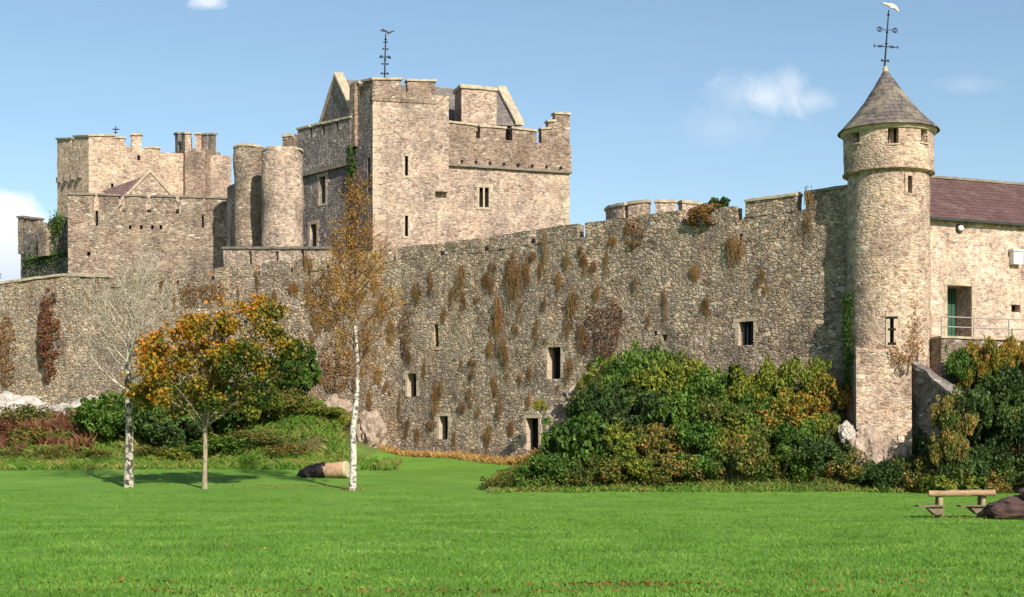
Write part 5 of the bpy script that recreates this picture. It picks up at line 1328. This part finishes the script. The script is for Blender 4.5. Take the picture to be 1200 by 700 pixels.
patch('creeper', 'brown dead creeper hanging below the ivy tuft on the keep', KS, lambda rg: (lambda t: (.3+.4*rg.normal()*(.5+.4*t), Zat(290, 108)+(Zat(215, 108)-Zat(290, 108))*(1-t), 1))(rg.random()), 900, .12, 'leaf_rust', thick=.3)
patch('creeper', 'tall rust coloured creeper column on the curtain wall at far left', PC, ell(PC, 58, 395, 13, 58), 3200, .12, 'leaf_red', thick=.6)
patch('creeper', 'faded orange creeper on the wall at the left picture edge', PC, ell(PC, 8, 415, 12, 45), 1100, .11, 'leaf_rust', thick=.3)
patch('creeper', 'sparse red brown creeper spread over the wall above the thicket', PA, ell(PA, 706, 395, 30, 48), 1500, .085, 'leaf_red', thick=.12)
patch('creeper', 'dry brown growth along the wall head below the conifer tips', PA, ell(PA, 826, 252, 28, 13), 1500, .085, 'leaf_rust', thick=.35)
patch('creeper', 'dry brown growth on the wall head left of the white coping', PA, ell(PA, 744, 272, 12, 20), 500, .08, 'leaf_rust', thick=.2)
patch('creeper', 'faint orange creeper on the wall right of the birch crown', PA, ell(PA, 476, 385, 9, 30), 500, .08, 'leaf_rust', thick=.12)
patch('creeper', 'rusty creeper on the wall left of the birch crown', PB, ell(PB, 383, 350, 26, 40), 1500, .10, 'leaf_rust', thick=.15)
patch('creeper', 'brown creeper patch on the wall above the maple', PB, ell(PB, 235, 345, 34, 16), 700, .10, 'leaf_rust', thick=.15)
patch('creeper', 'yellow rust creeper low on the wall behind the birch', PB, ell(PB, 392, 430, 20, 34), 800, .10, 'leaf_rust', thick=.15)
patch('creeper', 'pink brown growth draping the round tower beside the loop', PT, lambda rg: (ang(1072)+.12*rg.normal(), Zat(400+22*rg.normal(), 68), 1), 350, .08, 'leaf_rust', thick=.1)
patch('creeper', 'dry growth on the pier top below the arrow loop', PF, lambda rg: (PF.L*rg.uniform(.6, 1.05), Zat(416, 67.2)+.3*rg.normal(), 1), 350, .08, 'leaf_rust', thick=.2)
patch('ivy', 'dark ivy mat over the wall beside the corbelled turret', PO, lambda rg: (PO.L*rg.uniform(.08, 1), Zat(302, 116.5)+1.9*rg.uniform(-1, .9)**3, 1), 1300, .17, 'leaf_dark', thick=.35)
patch('ivy', 'green tuft on the corner where the west block meets the overgrown wall', PO, lambda rg: (PO.L*rg.normal(.82, .08), Zat(266, 116.5)+.5*rg.normal(), 1), 500, .16, 'leaf_green', thick=.35)
# single tufts rooted in the wall joints: five shapes, copied
def tuft_mesh(seed, n=120):
    rg = np.random.default_rng(seed); V, Fc = [], []; lean = rg.normal()*.3; cl_ = rg.normal(size=(4, 2))*np.array([.14, .30])
    for i in range(n):
        a = rg.normal()*.10; l = rg.uniform(.15, 1.0); w = rg.uniform(.008, .022); q_ = cl_[rg.integers(4)]; l *= rg.uniform(.4, 1.0); x0 = np.array([a*.8+q_[0], -.02, q_[1]+rg.normal()*.12])
        o = rg.uniform(.03, .16); x1 = x0+np.array([rg.normal()*.09, -o, rg.normal()*.09]); x2 = x1+np.array([rg.normal()*.06-lean*l*.5, o*.4, -.55*l]); s = np.array([w, 0, 0])
        b = len(V); V += [x0-s, x0+s, x1+s*1.2, x1-s*1.2, x2+s*.4, x2-s*.4]; Fc += [(b, b+1, b+2, b+3), (b+3, b+2, b+4, b+5)]
    return mesh_np('tuft_leaves', np.array(V), np.array(Fc))
TM = []
for i in range(7):
    for mt in ('leaf_wither', 'leaf_wither', 'leaf_rust'):
        me = tuft_mesh(40+len(TM)); me.materials.append(M[mt]); TM.append(me)
tufts = [(603, 306, 2.0), (625, 302, 1.1), (638, 300, 1.2), (541, 318, 1.5), (570, 325, 1), (578, 328, 1.1), (664, 303, 1.1), (681, 300, 1.1), (686, 308, .9), (697, 313, .9), (618, 318, 1), (634, 318, 1),
 (530, 345, 1.2), (543, 352, 1.1), (640, 350, 1.2), (611, 366, 1), (588, 370, 1.9), (606, 388, 1.1), (630, 382, 1), (577, 383, 1), (671, 367, 1.6), (682, 383, 1.5), (575, 412, 1.4), (592, 424, 1.9), (668, 426, 1.3),
 (621, 433, 1), (555, 433, 1.2), (610, 442, .8), (579, 452, 1.2), (586, 475, 1.5), (562, 482, 1.2), (620, 470, 1), (573, 512, 1.3), (518, 452, 1.5), (511, 466, 1.4), (499, 424, .9), (542, 428, .9), (552, 462, .8),
 (544, 480, 1.0), (534, 512, 1), (490, 508, 1.1), (478, 503, 1), (862, 280, 2.0), (815, 322, 1.1), (778, 358, .9), (712, 300, 1), (718, 280, 1.2), (948, 252, 1.2), (489, 340, 1), (505, 330, .9), (520, 365, .9),
 (560, 352, .8), (655, 330, .8), (700, 345, .9), (745, 330, .8), (760, 375, .8), (830, 350, .8), (895, 330, .8), (640, 400, .8), (480, 420, 1), (470, 470, 1.1), (455, 500, 1.2), (655, 455, .8), (505, 495, .9), (600, 505, .9)]
tuftsB = [(300, 330, 1.1), (322, 345, 1.0), (345, 335, 1.2), (362, 330, 1.3), (372, 372, 1.2), (365, 395, 1.1), (410, 330, 1.3), (425, 345, 1.3), (440, 335, 1.1), (448, 360, 1.2), (458, 385, 1.2), (430, 400, 1.2), (445, 430, 1.3),
 (455, 455, 1.2), (435, 470, 1.1), (260, 355, 1.1), (280, 340, 1.0), (205, 350, 1.1), (190, 335, .9), (352, 420, 1), (376, 445, 1), (415, 455, 1.1)]
k = 0; rgt = np.random.default_rng(4)
for P, lst in ((PA, tufts), (PB, tuftsB)):
    for px, py, s in lst:
        u = P.u(px); z = Zat(py, P.D(u)); p = P(u, z, -.04); me = TM[(k*8) % 21]; k += 1; s *= rgt.uniform(.7, 1.35)
        o = bpy.data.objects.new('wall_plant', me); COL.objects.link(o); o.location = p; ang_ = math.atan2(P.d.y, P.d.x); o.rotation_euler.z = ang_
        o.scale = (s*rgt.uniform(.28, .85), s*.6, s*rgt.uniform(.5, 1.25))
        tag(o, 'withered rusty tuft drooping from a joint of the curtain wall', 'wall plant', 'withered tufts rooted in the curtain wall')
shrub(633, 80.9, .42, .75, 'yellow', 'round yellow green cushion plant on the wall above the lower window', z=Zat(482, 80.9), group=None, name='wall_shrub')

# ------------------------------------------------------------------ grass
def blades(name, mat, pts, hgt, w, rg, lean=.35, var=.4):
    n = len(pts); a = rg.uniform(0, 6.28, n); h = hgt*(1+var*rg.uniform(-1, 1, n)); s = np.stack([np.cos(a), np.sin(a), np.zeros(n)], 1)*w*.5
    ln = np.stack([rg.normal(size=n)*lean, rg.normal(size=n)*lean, np.ones(n)], 1)*h[:, None]
    V = np.stack([pts-s, pts+s, pts+ln*.6+s*.7+ln*[0, 0, 0], pts+ln*np.array([1.25, 1.25, 1])], 1)
    V[:, 2] = pts+ln*np.array([.4, .4, .6])+s*.6
    V = V.reshape(-1, 3); Fc = np.arange(4*n).reshape(n, 4)[:, [0, 1, 2, 3]]
    me = mesh_np(name, V, Fc); o = link(name, me, M[mat]); return o
def gz_arr(x, y): return np.array([gz(a, b) for a, b in zip(x, y)])
rg = np.random.default_rng(99)
# clumps first, several blades each
nt = 62000; yy = 15+(rg.random(nt)**1.0)*49; hw_ = .37*yy+5; xx = rg.uniform(-1, 1, nt)*hw_
keep_ = rg.random(nt) < np.clip(1.15-.012*yy, .4, 1); xx, yy = xx[keep_], yy[keep_]; zz = gz_arr(xx, yy)
c = np.stack([xx, yy, zz], 1); rep = 8; p = np.repeat(c, rep, 0)+rg.normal(size=(len(c)*rep, 3))*np.array([.05, .05, 0]); 
tag(blades('grass', 'grass_blade', p, .052, .013, rg), 'short mown grass blades covering the lawn', 'grass', kind='stuff')
# long grass on the bank and at its foot
def field(n, xr, yr, cond): 
    out = []
    x = rg.uniform(*xr, n); y = rg.uniform(*yr, n)
    for a, b in zip(x, y):
        if cond(a, b): out.append((a, b, gz(a, b)))
    return np.array(out)
p = field(90000, (-45, -8), (81.5, 96), lambda a, b: b < wall_y(a)-1 and a < -8-.3*(b-82) and noise.noise(Vector((a*.5, b*.5, 2))) > -.35)
p2 = field(9000, (-45, -6), (80.5, 84), lambda a, b: True)
p = np.vstack([p, p2])
tag(blades('long_grass', 'grass_long', p, .26, .03, rg, .5, .6), 'rough long grass and weeds on the left bank under the wall', 'grass', kind='stuff')
p = field(16000, (-1, 30), (63.6, 67), lambda a, b: 64.2+.9*noise.noise(Vector((a*.6, 1, 0))) < b)
tag(blades('verge_grass', 'grass_long', p, .17, .03, rg, .4, .6), 'tall green grass fringe at the foot of the right thicket', 'grass', kind='stuff')
p = field(30000, (-9, 4), (78, 92), lambda a, b: wall_y(a)-1.6 < b < wall_y(a)-.1)
tag(blades('dead_grass', 'grass_dead', p, .26, .035, rg, .4, .6), 'strip of dry orange grass along the foot of the wall', 'grass', kind='stuff')
p = field(15000, (-38, -23), (85.5, 97), lambda a, b: noise.noise(Vector((a*.45, b*.45, 7))) > -.05 and b < wall_y(a)-3)
tag(blades('red_grass', 'grass_red', p, .62, .035, rg, .30, .5), 'stands of dead reddish brown stalks on the left bank below the rocks', 'grass', kind='stuff')
# fallen leaves: drifts near the camera and under the trees
ps = []
for cx_, cy_, sx, sy, n in ((1.0, 21.1, 2.6, .20, 160), (1.9, 22.3, .5, .18, 130), (1.3, 22.2, .35, .1, 50), (-3.6, 21.2, 2.2, .2, 120), (-6, 22.6, .8, .15, 40), (5.5, 24.6, 1.2, .3, 50), (5.5, 22.5, 1.4, .4, 40), (-2.0, 23, 4, 1.2, 30), (XY(413, 66).x, 66, .35, .35, 160),
                            (XY(345, 66).x, 68.5, 2.2, .5, 300), (0, 33, 9, 7, 90), (XY(1150, 49).x, 48.3, .8, .3, 160)):
    ps.append(np.stack([cx_+rg.normal(size=n)*sx, cy_+rg.normal(size=n)*sy], 1))
ps = np.vstack(ps); pz = np.stack([ps[:, 0], ps[:, 1], gz_arr(ps[:, 0], ps[:, 1])+.035], 1)
me = leaf_mesh('fallen_leaves', pz, .065, rg, up=2.0, asp=.7); tag(link('fallen_leaves', me, M['fallen']), 'scattered brown fallen leaves lying on the grass', 'leaves', kind='stuff')
